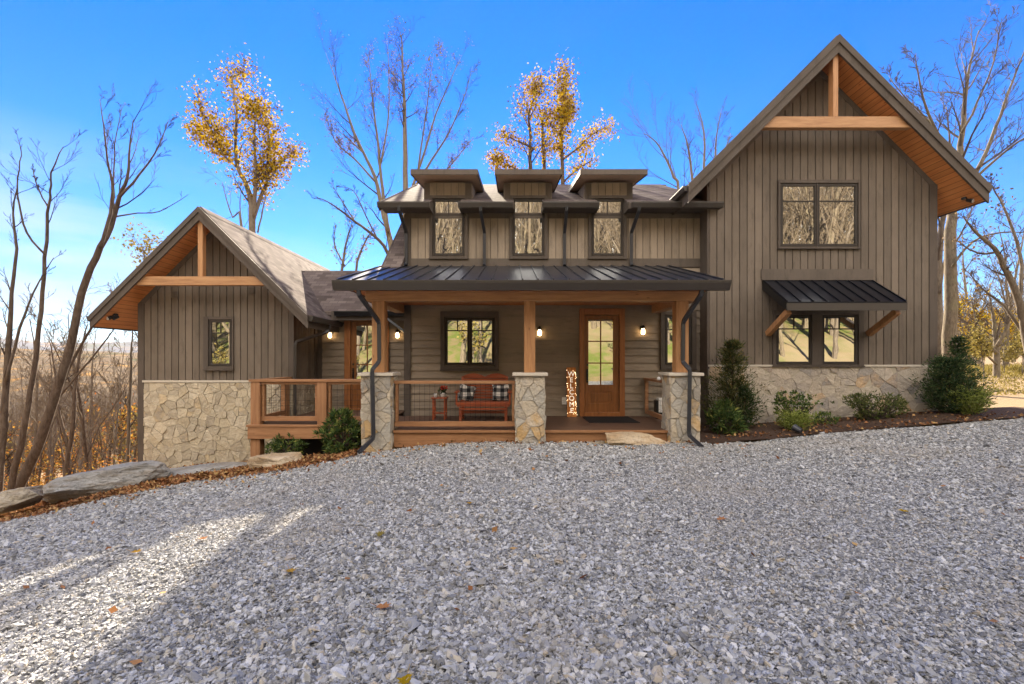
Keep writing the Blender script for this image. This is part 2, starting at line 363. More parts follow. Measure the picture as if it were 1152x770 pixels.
# ------------------------------------------------------------------ terrain
def gX(x): return np.interp(x, [-60,-25,-12,-8.4,-7.6,-4.85,-2.9,-1.2,4.8,11,16,60], [-9,-4.6,-1.9,-1.12,-.98,-.58,-.2,-.02,.0,.43,.62,1.6])
def H(x, y):
    x = np.asarray(x, float); y = np.asarray(y, float)
    z = gX(x)*(.45+.55*sstep(2, 8.5, y))
    wl = 1-sstep(-5, 9, x)
    d = np.maximum(0, y-10.5)
    drop = -.115*d+ .00035*d*d*(d < 160)
    drop = np.where(d < 120, -.115*d+.0003*d*d, -.115*120+.0003*14400 - .02*(np.minimum(d, 300)-120))
    z = z+wl*drop*sstep(0, 6, d)
    wr = sstep(8, 16, x)
    z = z+wr*(.015*d*(d < 60)+.9*(d >= 60)) - wr*.25*sstep(16, 60, d)
    yb = np.maximum(0, -y-9)
    z = z+ .40*np.minimum(yb, 55)*sstep(0, 7, yb)
    z = z+ .25*np.sin(x*.19+1)*np.sin(y*.16)*sstep(12, 30, np.hypot(x, y))
    return z
def Hz(x, y): return float(H(x, y))
EDGE_X = [-13,-9.6,-8.6,-7.6,-6.2,-4.9,-3.4,-2.96,3.7,3.72,4.4,5.4,6.8,8.6,10.7,14,17]
EDGE_Y = [6.6,7.35,8.0,9.0,9.25,9.05,8.85,9.0,9.0,8.9,9.1,9.3,9.45,9.55,9.6,9.8,10.2]
def edgeY(x): return np.interp(x, EDGE_X, EDGE_Y)
def grid_mesh(name, xs, ys, Z, mat, **kw):
    nx, ny = len(xs), Z.shape[0]
    X, Y = (xs, ys) if xs.ndim == 2 else np.meshgrid(xs, ys)
    ny, nx = X.shape
    v = np.stack([X, Y, Z], -1).reshape(-1, 3); i = np.arange(ny*nx).reshape(ny, nx)
    f = np.stack([i[:-1,:-1], i[:-1,1:], i[1:,1:], i[1:,:-1]], -1).reshape(-1, 4)
    return mesh_obj(name, v, f, mat, smooth=True, **kw)
def spread(a, n, p): t = np.linspace(-1, 1, n); return np.sign(t)*np.abs(t)**p*a
xs = spread(2200, 321, 3.2); ys = spread(2200, 321, 3.2)+2
Xg, Yg = np.meshgrid(xs, ys)
Zg = H(Xg, Yg)
# beneath the gravel and beds the sheet sits a little lower
under = (Yg < edgeY(Xg)-.3) & (Yg > -9.5) & (Xg > -12) & (Xg < 16)
Zg = Zg-.02-.06*under
structure(grid_mesh('ground', Xg, Yg, Zg, M['ground']))
# gravel drive
gx = np.linspace(-13, 17, 301); gt = np.linspace(0, 1, 190)**1.0
GX, GT = np.meshgrid(gx, gt); GY = -10+(edgeY(GX)+10)*GT
rngn = np.random.default_rng(3)
GZ = H(GX, GY)+.028+.012*np.sin(GX*1.7+GY*.6)*np.sin(GY*1.1)+ .01*np.sin(GX*4.1)*np.sin(GY*3.3+1)
GZ -= .04*sstep(.5, 0, edgeY(GX)-GY)*((GX < -3.2) | (GX > 3.8))
def gravZ(x, y):
    return H(x, y)+.028+.012*np.sin(x*1.7+y*.6)*np.sin(y*1.1)+ .01*np.sin(x*4.1)*np.sin(y*3.3+1)
structure(grid_mesh('gravel_driveway', GX, GY, GZ, M['gravel']))
# mulch bed along the right wing
mx = np.linspace(3.72, 12.2, 90); mt = np.linspace(0, 1, 24)
MX, MT = np.meshgrid(mx, mt); MY = edgeY(MX)-.06+(11.06-edgeY(MX)+.06)*MT
MZ = H(MX, MY)+.03+.05*np.sin(MT*3.1)+.015*np.sin(MX*5)*np.sin(MY*6)
structure(grid_mesh('mulch_bed', MX, MY, MZ, M['mulch']))
# wooded hill across the valley, and a farther ridge
def hill(name, r0, r1, ang0, ang1, topf, mat, seed):
    rng = np.random.default_rng(seed); A = np.linspace(R(ang0), R(ang1), 240); T = np.linspace(0, 1, 26)
    AA, TT = np.meshgrid(A, T); Rr = r0+(r1-r0)*TT
    X = Rr*np.sin(AA); Y = Rr*np.cos(AA)
    top = topf(np.degrees(AA))
    rough = sum(rng.uniform(.4, 1)*np.sin(AA*k*rng.uniform(.8, 1.2)*9+rng.uniform(0, 6))/k for k in (1, 2, 4, 7, 13, 24))
    Z = -16+(top+16+rough*r1*.0035)*np.sin(TT*math.pi/2)**1.0 + r1*.0025*np.sin(AA*60+TT*9)*np.sin(TT*14+AA*21)
    return structure(grid_mesh(name, X, Y, Z, mat))
hill('hill', 160, 620, -75, 8, lambda a: np.interp(a, [-75,-50,-40,-32,-20,8], [16,12,9,5,2,0]), M['hills'], 1)
hill('mountain_ridge', 1200, 1900, -78, 12, lambda a: np.interp(a, [-75,-50,-45,-39,-33,-20,12], [62,58,54,60,46,40,30]), M['ridge'], 2)
hill('hillside', 90, 240, 20, 80, lambda a: np.interp(a, [20,38,44,48,55,80], [4,9,11,12,14,18]), M['hills'], 5)
# ------------------------------------------------------------------ the house
H0 = (0.9, 11.45, 0.0)
house = empty('house', H0, 'brown board and batten mountain house with stone base, covered porch and two steep gables', 'house')
def part(name, mb, mat, parent=None, label=None, **kw):
    o = mb.build(name, mat, parent or house, **kw)
    if label: o['label'] = label
    return o
YM = 11.45; YR = 11.03; YL = 11.44
def boards(O, U, u0, u1, zb, zt, pitch=.181, gap=.022, th=.022, nrm=(0,-1,0)):
    m = MB(); O = Vector(O); U = Vector(U); Nn = Vector(nrm); n = max(1, round((u1-u0)/pitch)); p = (u1-u0)/n
    for i in range(n):
        a = u0+i*p+gap/2; b = u0+(i+1)*p-gap/2
        cuts = [a, b]
        za, zbb = zt(a), zt(b); mid = zt((a+b)/2)
        base = O+Nn*th
        q = [base+U*a+Vector((0,0,zb)), base+U*b+Vector((0,0,zb)), base+U*b+Vector((0,0,zbb))]
        if mid > max(za, zbb)+.01: q.append(base+U*((a+b)/2)+Vector((0,0,mid)))
        q.append(base+U*a+Vector((0,0,za)))
        m.ext(q, -Nn*th*1.0)
    return m
def lap(x0, x1, y, z0, z1, exp=.19):
    m = MB(); z = z0
    while z < z1-.01:
        zt = min(z+exp, z1)
        m.ext([(x0, y, z), (x0, y-.034, z), (x0, y-.006, zt), (x0, y, zt)], (x1-x0, 0, 0)); z += exp
    return m
# -- Voronoi fieldstone facing, real stones with mortar gaps
def clip(poly, p, n):
    out = []
    for i in range(len(poly)):
        a = poly[i]; b = poly[(i+1) % len(poly)]
        da = (a[0]-p[0])*n[0]+(a[1]-p[1])*n[1]; db = (b[0]-p[0])*n[0]+(b[1]-p[1])*n[1]
        if da <= 0: out.append(a)
        if (da < 0) != (db < 0) and abs(da-db) > 1e-12:
            t = da/(da-db); out.append((a[0]+(b[0]-a[0])*t, a[1]+(b[1]-a[1])*t))
    return out
def stonewall(mb, O, U, Nn, W, Ht, s, seed, gap=.012, top=None, depth=(.018, .045), drop=.18):
    rng = random.Random(seed); O = Vector(O); U = Vector(U); Nn = Vector(Nn); V = Vector((0,0,1)); sites = []
    nx = max(1, int(W/s)); ny = max(1, int(Ht/(s*.8)))
    for j in range(-1, ny+1):
        for i in range(-1, nx+1):
            if rng.random() < drop and 0 <= i < nx: continue
            sites.append(((i+.5+(j % 2)*.5-.25+rng.uniform(-.46, .46))*W/nx, (j+.5+rng.uniform(-.46, .46))*Ht/ny))
            if rng.random() < .2: sites.append((sites[-1][0]+rng.uniform(.25, .5)*s, sites[-1][1]+rng.uniform(-.4, .4)*s))
    for k, (cx, cy) in enumerate(sites):
        poly = [(0,0),(W,0),(W,Ht),(0,Ht)]
        near = sorted(((x-cx)**2+(y-cy)**2, x, y) for x, y in sites if (x, y) != (cx, cy) and abs(x-cx) < 3*s and abs(y-cy) < 3*s)[:18]
        for d2, x, y in near:
            d = math.sqrt(d2)
            if d < 1e-6: continue
            n = ((x-cx)/d, (y-cy)/d); poly = clip(poly, (cx+n[0]*(d/2-gap/2), cy+n[1]*(d/2-gap/2)), n)
            if len(poly) < 3: break
        if len(poly) < 3: continue
        ar = abs(sum(poly[i][0]*poly[(i+1) % len(poly)][1]-poly[(i+1) % len(poly)][0]*poly[i][1] for i in range(len(poly))))/2
        if ar < .0006: continue
        # chip the corners and roughen the outline
        q = []
        L = len(poly)
        for i in range(L):
            a = poly[i]; b = poly[(i+1) % L]; e = math.hypot(b[0]-a[0], b[1]-a[1])
            if e < .012: q.append(a); continue
            f = min(.2, .007/e)
            q.append((a[0]+(b[0]-a[0])*f, a[1]+(b[1]-a[1])*f))
            if e > .09:
                mxx, myy = (a[0]+b[0])/2, (a[1]+b[1])/2; o = rng.uniform(-.003, .006); q.append((mxx+(cx-mxx)/e*o, myy+(cy-myy)/e*o))
            q.append((b[0]-(b[0]-a[0])*f, b[1]-(b[1]-a[1])*f))
        n = len(q)
        if n < 3: continue
        mx_, my_ = sum(p[0] for p in q)/n, sum(p[1] for p in q)/n
        d = rng.uniform(*depth); tx, ty = rng.uniform(-.10, .10), rng.uniform(-.10, .10)
        def pt(p, sh, dd):
            x, y = p[0]+(mx_-p[0])*sh, p[1]+(my_-p[1])*sh
            return O+U*x+V*y+Nn*(dd+(x-mx_)*tx+(y-my_)*ty)
        rad = max(.03, math.sqrt(ar/3.14)); s1 = min(.3, .004/rad)
        vs = [pt(p, 0, 0)-Nn*.004 for p in q]+[pt(p, 0, d-.007) for p in q]+[pt(p, s1, d) for p in q]
        fs = []
        for i in range(n):
            j = (i+1) % n; fs += [(i, j, j+n, i+n), (i+n, j+n, j+2*n, i+2*n)]
        fs.append(tuple(range(2*n, 3*n)))
        mb.add(vs, fs)
# -- LEFT WING ---------------------------------------------------------------
LX0, LX1, LAX = -9.35, -5.50, -7.43; LSZ = 5.0   # soffit apex height
def lz(x): return LSZ-abs(x-LAX)
m = MB(); m.ext([(LX0, YL, -2.3), (LX1, YL, -2.3), (LX1, YL, lz(LX1)), (LAX, YL, LSZ), (LX0, YL, lz(LX0))], (0, 7.1, 0))
part('wing_wall', m, M['trim_mid'])
part('board_siding', boards((0, YL, 0), (1,0,0), LX0+.12, LX1-.1, 1.135, lambda u: lz(u)-.1, .175), M['board'])
part('board_siding', boards((LX1, 0, 0), (0,1,0), YL+.1, 12.76, .25, lambda u: 3.0, .175, nrm=(1,0,0)), M['board'])
m = MB(); m.box(LX0-.03, LX0+.12, YL-.035, YL+.12, -1.6, lz(LX0)+.02); part('corner_board', m, M['trim'])
m = MB(); m.box(LX1-.10, LX1+.03, YL-.033, YL+.1, 1.135, lz(LX1)-.0); part('corner_board', m, M['trim'])
m = MB()
for s in (-1, 1):
    xe = LX0 if s < 0 else LX1
    m.ext([(LAX, YL-.032, LSZ), (xe, YL-.032, lz(xe)), (xe, YL-.032, lz(xe)-.15), (LAX, YL-.032, LSZ-.15)], (0, .03, 0))
part('frieze_board', m, M['trim_mid'])
m = MB(); m.box(LX0+.11, LX1+.02, YL-.023, YL+.05, -2.2, 1.1); part('mortar_bed', m, M['mortar'])
m = MB(); stonewall(m, (LX0+.12, YL-.004, -1.55), (1,0,0), (0,-1,0), LX1-LX0-.11, 2.62, .19, 11, gap=.007, depth=(.028, .052), drop=.42)
stonewall(m, (LX1+.012, YL-.04, -.9), (0,1,0), (1,0,0), 1.3, 1.98, .2, 12, gap=.006, depth=(.026, .042), drop=.4)
part('stone_base', m, M['stone_warm'], label='warm tan irregular stone base of the left gable wing')
m = MB(); m.box(LX0+.1, LX1+.04, YL-.06, YL, 1.085, 1.135); part('stone_ledge', m, M['cap'])
def gable_roof(ax, az, half, y0, y1, wallx0, wallx1, yw, soff, barge, strip, nm):
    th = .10
    m = MB()
    for s in (-1, 1):
        m.ext([(ax, y0, az), (ax+s*half, y0, az-half), (ax+s*half, y0, az-half-th), (ax, y0, az-th)], (0, y1-y0, 0))
    m.ext([(ax-.16, y0+.01, az-.148), (ax, y0+.01, az+.015), (ax+.16, y0+.01, az-.148), (ax, y0+.01, az-.02)], (0, y1-y0-.02, 0))
    roof = part('shingle_roof', m, M['shingle'], label=nm)
    for s in (-1, 1):
        m = MB(); h2 = half+.01
        m.ext([(ax, y0-.045, az-.03), (ax+s*h2, y0-.045, az-.03-h2), (ax+s*h2, y0-.045, az-h2-barge), (ax, y0-.045, az-barge)], (0, .044, 0))
        m.ext([(ax, y0-.075, az-.012), (ax+s*h2, y0-.075, az-.012-h2), (ax+s*h2, y0-.075, az-h2-strip), (ax, y0-.075, az-strip)], (0, .031, 0))
        part('barge_board', m, M['trim'], roof)
    for s in (-1, 1):
        m = MB(); a0, a1 = ax, ax+s*(half-.02)
        m.ext([(a0, y0, az-soff), (a1, y0, az-soff-(half-.02)), (a1, y0, az-soff-(half-.02)+.015), (a0, y0, az-soff+.015)], (0, yw-y0+.02, 0))
        xe = wallx0 if s < 0 else wallx1
        z = az-soff-abs(xe-ax)
        m.ext([(xe, yw+.02, z), (a1, yw+.02, az-soff-(half-.02)), (a1, yw+.02, az-soff-(half-.02)+.015), (xe, yw+.02, z+.015)], (0, y1-yw-.05, 0))
        part('soffit', m, M['soffit'], roof)
    for s in (-1, 1):
        m = MB(); x = ax+s*half
        m.box(min(x, x-s*.02), max(x, x-s*.02), y0, y1, az-half-soff-.01, az-half-.03)
        part('fascia_board', m, M['trim'], roof)
    for s in (-1, 1):
        g = MB(); x = ax+s*half; zt = az-half-.03
        prof = [(x+s*.002, zt-.12), (x+s*.085, zt-.12), (x+s*.12, zt-.02), (x+s*.12, zt), (x+s*.002, zt)]
        g.ext([(px, y0-.02, pz) for px, pz in prof], (0, y1-y0, 0)); part('gutter', g, M['gutter'], roof)
    return roof
gable_roof(LAX, 5.30, 2.58, 10.84, 18.6, LX0, LX1, YL, .30, .33, .15, 'brown shingle roof of the left gable wing')
m = MB(); m.box(-9.03, -5.87, 10.86, 10.98, 3.43, 3.64); part('gable_beam', m, M['cedar_h'], bevel=.006)
m = MB(); m.box(-7.50, -7.385, 10.86, 10.99, 3.64, 4.98); part('king_post', m, M['cedar_v'], bevel=.005)
for px, py in ((196.8, 331.9), (282.7, 327.5)):
    c = P(px, py, YL-.03); m = MB(); m.box(c.x-.085, c.x+.085, YL-.045, YL-.02, c.z-.085, c.z+.085)
    for k in range(4): m.box(c.x-.065, c.x+.065, YL-.056, YL-.045, c.z-.06+k*.034, c.z-.045+k*.034)
    part('gable_vent', m, M['trim_mid'])
# -- RIGHT WING ----------------------------------------------------------------
RX0, RX1, RAX = 4.74, 10.25, 7.45; RSZ = 8.70
def rz(x): return RSZ-abs(x-RAX)
m = MB(); m.ext([(RX0, YR, -.6), (RX1, YR, -.6), (RX1, YR, rz(RX1)), (RAX, YR, RSZ), (RX0, YR, rz(RX0))], (0, 8.6, 0))
part('wing_wall', m, M['trim_mid'])
part('board_siding', boards((0, YR, 0), (1,0,0), RX0+.03, RX1-.16, 1.53, lambda u: rz(u)-.12, .182), M['board'])
m = MB(); m.box(RX0-.02, RX0+.03, YR-.03, YM-.0, -.3, rz(RX0)-.02); part('corner_board', m, M['trim'])
m = MB(); m.box(RX1-.16, RX1+.03, YR-.035, YR+.1, 1.53, rz(RX1))
part('corner_board', m, M['trim'])
m = MB()
for s in (-1, 1):
    xe = RX0 if s < 0 else RX1
    m.ext([(RAX, YR-.03, RSZ), (xe, YR-.03, rz(xe)), (xe, YR-.03, rz(xe)-.17), (RAX, YR-.03, RSZ-.17)], (0, .028, 0))
part('frieze_board', m, M['trim_mid'])
m = MB(); m.box(RX0+.0, RX1+.02, YR-.018, YR+.05, -.6, 1.49); m.box(RX1-.02, RX1+.012, YR, YR+8, -.6, 1.49); part('mortar_bed', m, M['mortar'])
m = MB(); stonewall(m, (RX0+.01, YR-.004, -.25), (1,0,0), (0,-1,0), RX1-RX0+.03, 1.74, .26, 21, gap=.004, depth=(.021, .03), drop=.3)
stonewall(m, (RX1+.014, YR-.02, -.25), (0,1,0), (1,0,0), 7.9, 1.74, .3, 22, gap=.004, depth=(.021, .03))
part('stone_base', m, M['stone_pale'], label='pale pinkish stone base of the tall right gable')
m = MB(); m.box(RX0, RX1+.05, YR-.05, YR, 1.485, 1.53); part('stone_ledge', m, M['cap'])
gable_roof(RAX, 9.08, 3.42, 10.42, 19.7, RX0, RX1, YR, .38, .42, .2, 'brown shingle roof of the tall right gable')
m = MB(); m.box(5.72, 9.20, 10.44, 10.58, 6.98, 7.235); part('gable_beam', m, M['cedar_h'], bevel=.006)
m = MB(); m.box(7.365, 7.485, 10.44, 10.60, 7.235, 8.69); part('king_post', m, M['cedar_v'], bevel=.005)
# -- MAIN BODY -----------------------------------------------------------------
MX0, MX1 = -2.68, 4.74; SL = .83; RY, RZ = 15.4, 7.58
def mz(y): return RZ-abs(y-RY)*SL
m = MB(); m.ext([(MX0, YM, -.6), (MX0, 19.35, -.6), (MX0, 19.35, mz(19.35)-.15), (MX0, RY, RZ-.15), (MX0, YM, mz(YM)-.15)], (MX1-MX0+.05, 0, 0))
m.ext([(MX0+.002, YM, 3.5), (MX0+.002, RY, 3.5), (MX0+.002, RY, 7.3), (MX0+.002, YM, 5.36)], (MX1-MX0, 0, 0))
part('house_wall', m, M['trim_mid'])
part('lap_siding', lap(MX0+.02, MX1, YM, .24, 3.97), M['lap'])
part('board_siding', boards((0, YM, 0), (1,0,0), MX0+.14, MX1-.0, 4.19, lambda u: 5.3, .18, .014), M['board_light'])
m = MB(); m.box(MX0, MX1, YM-.04, YM, 3.98, 4.19); m.box(MX0, MX1, YM-.036, YM, 5.2, 5.34); part('band_board', m, M['trim_mid'])
m = MB(); m.box(MX0-.03, MX0+.14, YM-.045, YM+.1, .24, 5.3); part('corner_board', m, M['trim'])
# steep main roof and the long shed roof over the upper windows
m = MB(); e = .14
m.ext([(-3.12, 10.95, mz(10.95)), (-3.12, RY, RZ), (-3.12, RY, RZ-e), (-3.12, 10.95, mz(10.95)-e)], (MX0+3.12, 0, 0))
m.ext([(-3.12, RY, RZ), (-3.12, 19.8, mz(19.8)), (-3.12, 19.8, mz(19.8)-e), (-3.12, RY, RZ-e)], (MX1+3.6, 0, 0))
part('shingle_roof', m, M['shingle'], label='steep shingle roof of the middle section')
m = MB(); m.ext([(-3.15, 10.95, mz(10.95)+.01), (-3.15, RY, RZ+.01), (-3.15, RY, RZ-.24), (-3.15, 10.95, mz(10.95)-.24)], (.028, 0, 0))
m.ext([(-3.15, RY, RZ+.01), (-3.15, 19.8, mz(19.8)+.01), (-3.15, 19.8, mz(19.8)-.24), (-3.15, RY, RZ-.24)], (.028, 0, 0)); part('barge_board', m, M['trim_mid'])
SEG = ((-3.17, -1.98), (-1.26, .04), (.76, 2.08), (2.80, 5.0)); zs = lambda y: 5.44+(y-10.93)*(RZ-.03-5.44)/(RY-.1-10.93)
m = MB(); m.ext([(-3.17, YM, zs(YM)), (-3.17, RY-.1, RZ-.03), (-3.17, RY-.1, RZ-.15), (-3.17, YM, zs(YM)-.12)], (5.0+3.17, 0, 0))
for a, b in SEG: m.ext([(a, 10.93, 5.44), (a, YM-.0005, zs(YM)), (a, YM-.0005, zs(YM)-.12), (a, 10.93, 5.32)], (b-a, 0, 0))
shed = part('shingle_roof', m, M['shingle'], label='low shed roof over the upper windows')
m = MB(); m.ext([(-3.195, 10.9, 5.435), (-3.195, RY-.1, RZ-.02), (-3.195, RY-.1, RZ-.26), (-3.195, 10.9, 5.22)], (.024, 0, 0)); part('barge_board', m, M['trim'], shed)
for a, b in SEG:
    m = MB(); m.box(a, b, 10.90, 10.93, 5.275, 5.43)
    for x in ((a, b) if a > -3 else (b,)): m.ext([(x-.012, 10.93, 5.43), (x-.012, YM, 5.6), (x-.012, YM, 5.30), (x-.012, 10.93, 5.275)], (.024, 0, 0))
    part('fascia_board', m, M['trim'], shed)
    m = MB(); m.ext([(a+.01, 10.93, 5.285), (a+.01, YM, 5.33), (a+.01, YM, 5.345), (a+.01, 10.93, 5.30)], (b-a-.02, 0, 0)); part('soffit', m, M['trim'], shed)
for a, b in ((-3.2, -1.96), (-1.28, .02), (.735, 2.07), (2.86, 5.02)):
    g = MB(); prof = [(10.895, 5.27), (10.81, 5.27), (10.77, 5.37), (10.77, 5.40), (10.895, 5.40)]
    g.ext([(a, y, z) for y, z in prof], (b-a, 0, 0)); part('gutter', g, M['gutter'], shed)
# little dormers
for cx in (-1.62, .40, 2.44):
    m = MB(); m.box(cx-.595, cx+.595, YM-.004, 14.6, 5.0, 6.10); d = part('dormer', m, M['trim_mid'])
    part('board_siding', boards((0, YM-.004, 0), (1,0,0), cx-.45, cx+.45, 5.72, lambda u: 6.1, .18, .014, .018), M['board_light'], d)
    for s in (-1, 1):
        part('board_siding', boards((cx+s*.595, 0, 0), (0,1,0), YM+.1, 14.0, 5.4, lambda u: 6.1+.18*(u-YM), .18, .014, .018, nrm=(s,0,0)), M['board_light'], d)
    m = MB(); m.ext([(cx-.8, 10.88, 6.21), (cx-.8, 14.6, 6.88), (cx-.8, 14.6, 6.84), (cx-.8, 10.88, 6.17)], (1.6, 0, 0)); part('dormer_roof', m, M['shingle'], d)
    m = MB(); m.ext([(cx-.78, 10.9, 6.165), (cx-.78, 14.6, 6.835), (cx-.78, 14.6, 6.72), (cx-.78, 10.9, 6.085)], (1.56, 0, 0)); part('soffit', m, M['soffit_tan'], d)
    m = MB(); m.box(cx-.80, cx+.80, 10.865, 10.89, 6.075, 6.20)
    for s in (-1, 1):
        m.ext([(cx+s*.79, 10.89, 6.19), (cx+s*.79, 14.6, 6.86), (cx+s*.79, 14.6, 6.71), (cx+s*.79, 10.89, 6.075)], (s*.02, 0, 0))
    part('fascia_board', m, M['trim_mid'], d)
# connector roof and wall between the left wing and the middle
YC = 12.8
part('lap_siding', lap(LX1, MX0-.0, YC, .24, 3.05), M['lap'])
m = MB(); m.box(LX1-.02, MX0+.02, YC, YC+3, -.6, 3.1); part('house_wall', m, M['trim_mid'])
m = MB(); m.box(-5.47, -5.33, YC-.04, YC, .24, 3.0); part('corner_board', m, M['trim'])
m = MB(); m.box(LX1+.02, LX1+.045, YC-.2, YC-.02, .24, 3.0); part('corner_board', m, M['trim'])
m = MB(); m.ext([(-6.9, 12.35, 2.98), (-6.9, 14.15, 4.42), (-6.9, 14.15, 4.30), (-6.9, 12.35, 2.86)], (-2.72+6.9, 0, 0))
m.ext([(-6.9, 14.15, 4.42), (-6.9, 16.4, 2.7), (-6.9, 16.4, 2.58), (-6.9, 14.15, 4.30)], (-2.72+6.9, 0, 0))
cr = part('shingle_roof', m, M['shingle'], label='low shingle roof between the left wing and the porch')
m = MB(); m.box(-4.9, -2.72, 12.33, 12.355, 2.72, 2.97); m.box(-5.4, -2.72, 12.35, YC, 2.80, 2.82); part('fascia_board', m, M['trim'], cr)
m = MB(); m.ext([(-4.78, y, z) for y, z in [(12.33, 2.83), (12.24, 2.83), (12.2, 2.93), (12.2, 2.96), (12.33, 2.96)]], (2.08, 0, 0)); part('gutter', m, M['black_metal'], cr)
# -- WINDOWS -----------------------------------------------------------------
def window(x0, x1, z0, z1, yw, sashes, tw=.12, vm=True, mun=.26, label=None):
    """x0..z1: outer casing; sashes: list of (gx0, gx1, gz0, gz1) glass openings"""
    gx0 = min(s[0] for s in sashes); gx1 = max(s[1] for s in sashes); gz0 = min(s[2] for s in sashes); gz1 = max(s[3] for s in sashes)
    m = MB(); y = yw-.055
    a, b, c, d = gx0-.07, gx1+.07, gz0-.07, gz1+.07
    m.box(x0, a, y, yw+.01, z0, z1); m.box(b, x1, y, yw+.01, z0, z1)
    m.box(a, b, y+.002, yw+.01, d, z1); m.box(a, b, y+.002, yw+.01, z0, c)
    m.box(x0-.01, x1+.01, y-.02, yw+.01, z0-.03, z0-.001)
    w = part('window', m, M['trim'], label=label, bevel=.004)
    m = MB(); ys = yw-.035
    for k, (p0, p1, q0, q1) in enumerate(sashes):
        m.box(p0-.055, p0, ys, yw, q0-.055, q1+.055); m.box(p1, p1+.055, ys, yw, q0-.055, q1+.055)
        m.box(p0, p1, ys+.002, yw, q1, q1+.055); m.box(p0, p1, ys+.002, yw, q0-.055, q0)
    part('sash', m, M['sash'], w)
    if len(sashes) == 2:
        l, r = sashes[0][1]+.055, sashes[1][0]-.055
        if r-l > .005: m = MB(); m.box(l, r, ys-.018, yw, gz0-.07, gz1+.07); part('mullion', m, M['trim'], w)
    for p0, p1, q0, q1 in sashes:
        m = MB(); m.add([(p0-.01, yw-.012, q0-.01), (p1+.01, yw-.012, q0-.01), (p1+.01, yw-.012, q1+.01), (p0-.01, yw-.012, q1+.01)], [(0,1,2,3)])
        m.v = [(x, y, z) for x, y, z in m.v]; g = part('pane', m, M['glass'], w)
        mm = MB(); zz = q1-(q1-q0)*mun; mm.box(p0, p1, yw-.026, yw-.0125, zz-.014, zz+.014)
        if vm: xc = (p0+p1)/2; mm.box(xc-.012, xc+.012, yw-.025, yw-.0125, zz+.014, q1)
        part('muntin', mm, M['sash'], w)
    return w
def wr(D, x0, x1, y1, y0):  # photo rectangle -> metres on the wall plane D
    a = P(x0, y0, D); b = P(x1, y1, D); return a.x, b.x, a.z, b.z
def win(D, outer, sashes, off=.012, **k): o = wr(D, *outer); window(o[0], o[1], o[2], o[3], D-off, [wr(D, *s) for s in sashes], **k)
win(YL, (230.6, 264, 356.6, 415.7), [(239, 259.3, 363, 409)], label='narrow window in the left gable wing')
win(YM, (496, 561, 351, 416), [(504, 526, 360.5, 408), (531.4, 553.4, 360.5, 408)], mun=.25, off=.04, label='double window behind the bench')
win(YM, (742, 782, 351, 415), [(750, 774, 358, 408)], off=.04, label='window by the right porch post')
for gx in (505, 594.5, 683): win(YM, (gx-21.5, gx+21.5, 221, 291), [(gx-15, gx+15, 227.5, 285.6)])
win(YR, (874, 965.8, 203.4, 279.5), [(879.6, 915, 210.4, 275), (920.6, 960.5, 210.4, 275)], vm=False, label='large double window in the tall gable')
win(YR, (868, 970, 349.5, 411.5), [(875, 909.4, 357.5, 407), (926, 960.6, 357.5, 407)], label='double window under the awning')
# -- DOORS -------------------------------------------------------------------
def door(x0, x1, z1, sx0, sx1, sz0, sz1, yw, gl, cols, rows, panel, hside, label):
    m = MB(); m.box(x0, sx0, yw-.07, yw, .24, z1); m.box(sx1, x1, yw-.07, yw, .24, z1); m.box(sx0, sx1, yw-.068, yw, sz1, z1); m.box(sx0, sx1, yw-.075, yw, .24, sz0)
    d = part('door', m, M['door_frame'], label=label, bevel=.006)
    gx0, gx1, gz0, gz1 = gl; m = MB(); y = yw-.03
    m.box(sx0+.012, gx0, y, yw-.002, sz0, sz1-.012); m.box(gx1, sx1-.012, y, yw-.002, sz0, sz1-.012)
    m.box(gx0, gx1, y+.001, yw-.002, gz1, sz1-.012); p0, p1, q0, q1 = panel
    m.box(gx0, gx1, y+.001, yw-.002, sz0, q0); m.box(gx0, gx1, y+.001, yw-.002, q1, gz0)
    m.box(gx0, p0, y+.001, yw-.002, q0, q1); m.box(p1, gx1, y+.001, yw-.002, q0, q1)
    m.box(p0, p1, y+.016, yw-.002, q0, q1); m.box(p0+.05, p1-.05, y+.006, y+.0161, q0+.05, q1-.05)
    part('door_leaf', m, M['door'], d, bevel=.004)
    m = MB()
    for i in range(1, cols): xx = gx0+(gx1-gx0)*i/cols; m.box(xx-.014, xx+.014, y-.002, y+.015, gz0, gz1)
    for i in range(1, rows): zz = gz0+(gz1-gz0)*i/rows; m.box(gx0, gx1, y-.001, y+.014, zz-.014, zz+.014)
    part('glazing_bar', m, M['door'], d)
    m = MB(); m.add([(gx0, y+.016, gz0), (gx1, y+.016, gz0), (gx1, y+.016, gz1), (gx0, y+.016, gz1)], [(0,1,2,3)]); part('pane', m, M['glass'], d)
    m = MB(); hx = sx0+.07 if hside < 0 else sx1-.07
    m.box(hx-.024, hx+.024, y-.012, y, 1.08, 1.42); m.tube([(hx, y-.01, 1.32), (hx, y-.055, 1.31), (hx, y-.055, 1.14), (hx, y-.01, 1.13)], .011, 8)
    m.lathe((hx, y-.02, 1.37), [(.018, -.01), (.02, 0), (.016, .01)]); m.box(hx-.02, hx+.02, y-.02, y, 1.5, 1.55)
    part('door_handle', m, M['black_metal'], d)
    return d
X = lambda px, D: (px-576)*D/F
Z = lambda py, D: EYE+(HZ-py)*D/F
door(X(651.4,YM), X(702,YM), 2.93, X(657,YM), X(696,YM), .34, 2.77, YM-.036, (X(661.5,YM), X(689,YM), Z(433,YM), Z(360,YM)), 2, 3, (X(662.5,YM), X(688,YM), .56, .86), -1, 'front door with six glass panes')
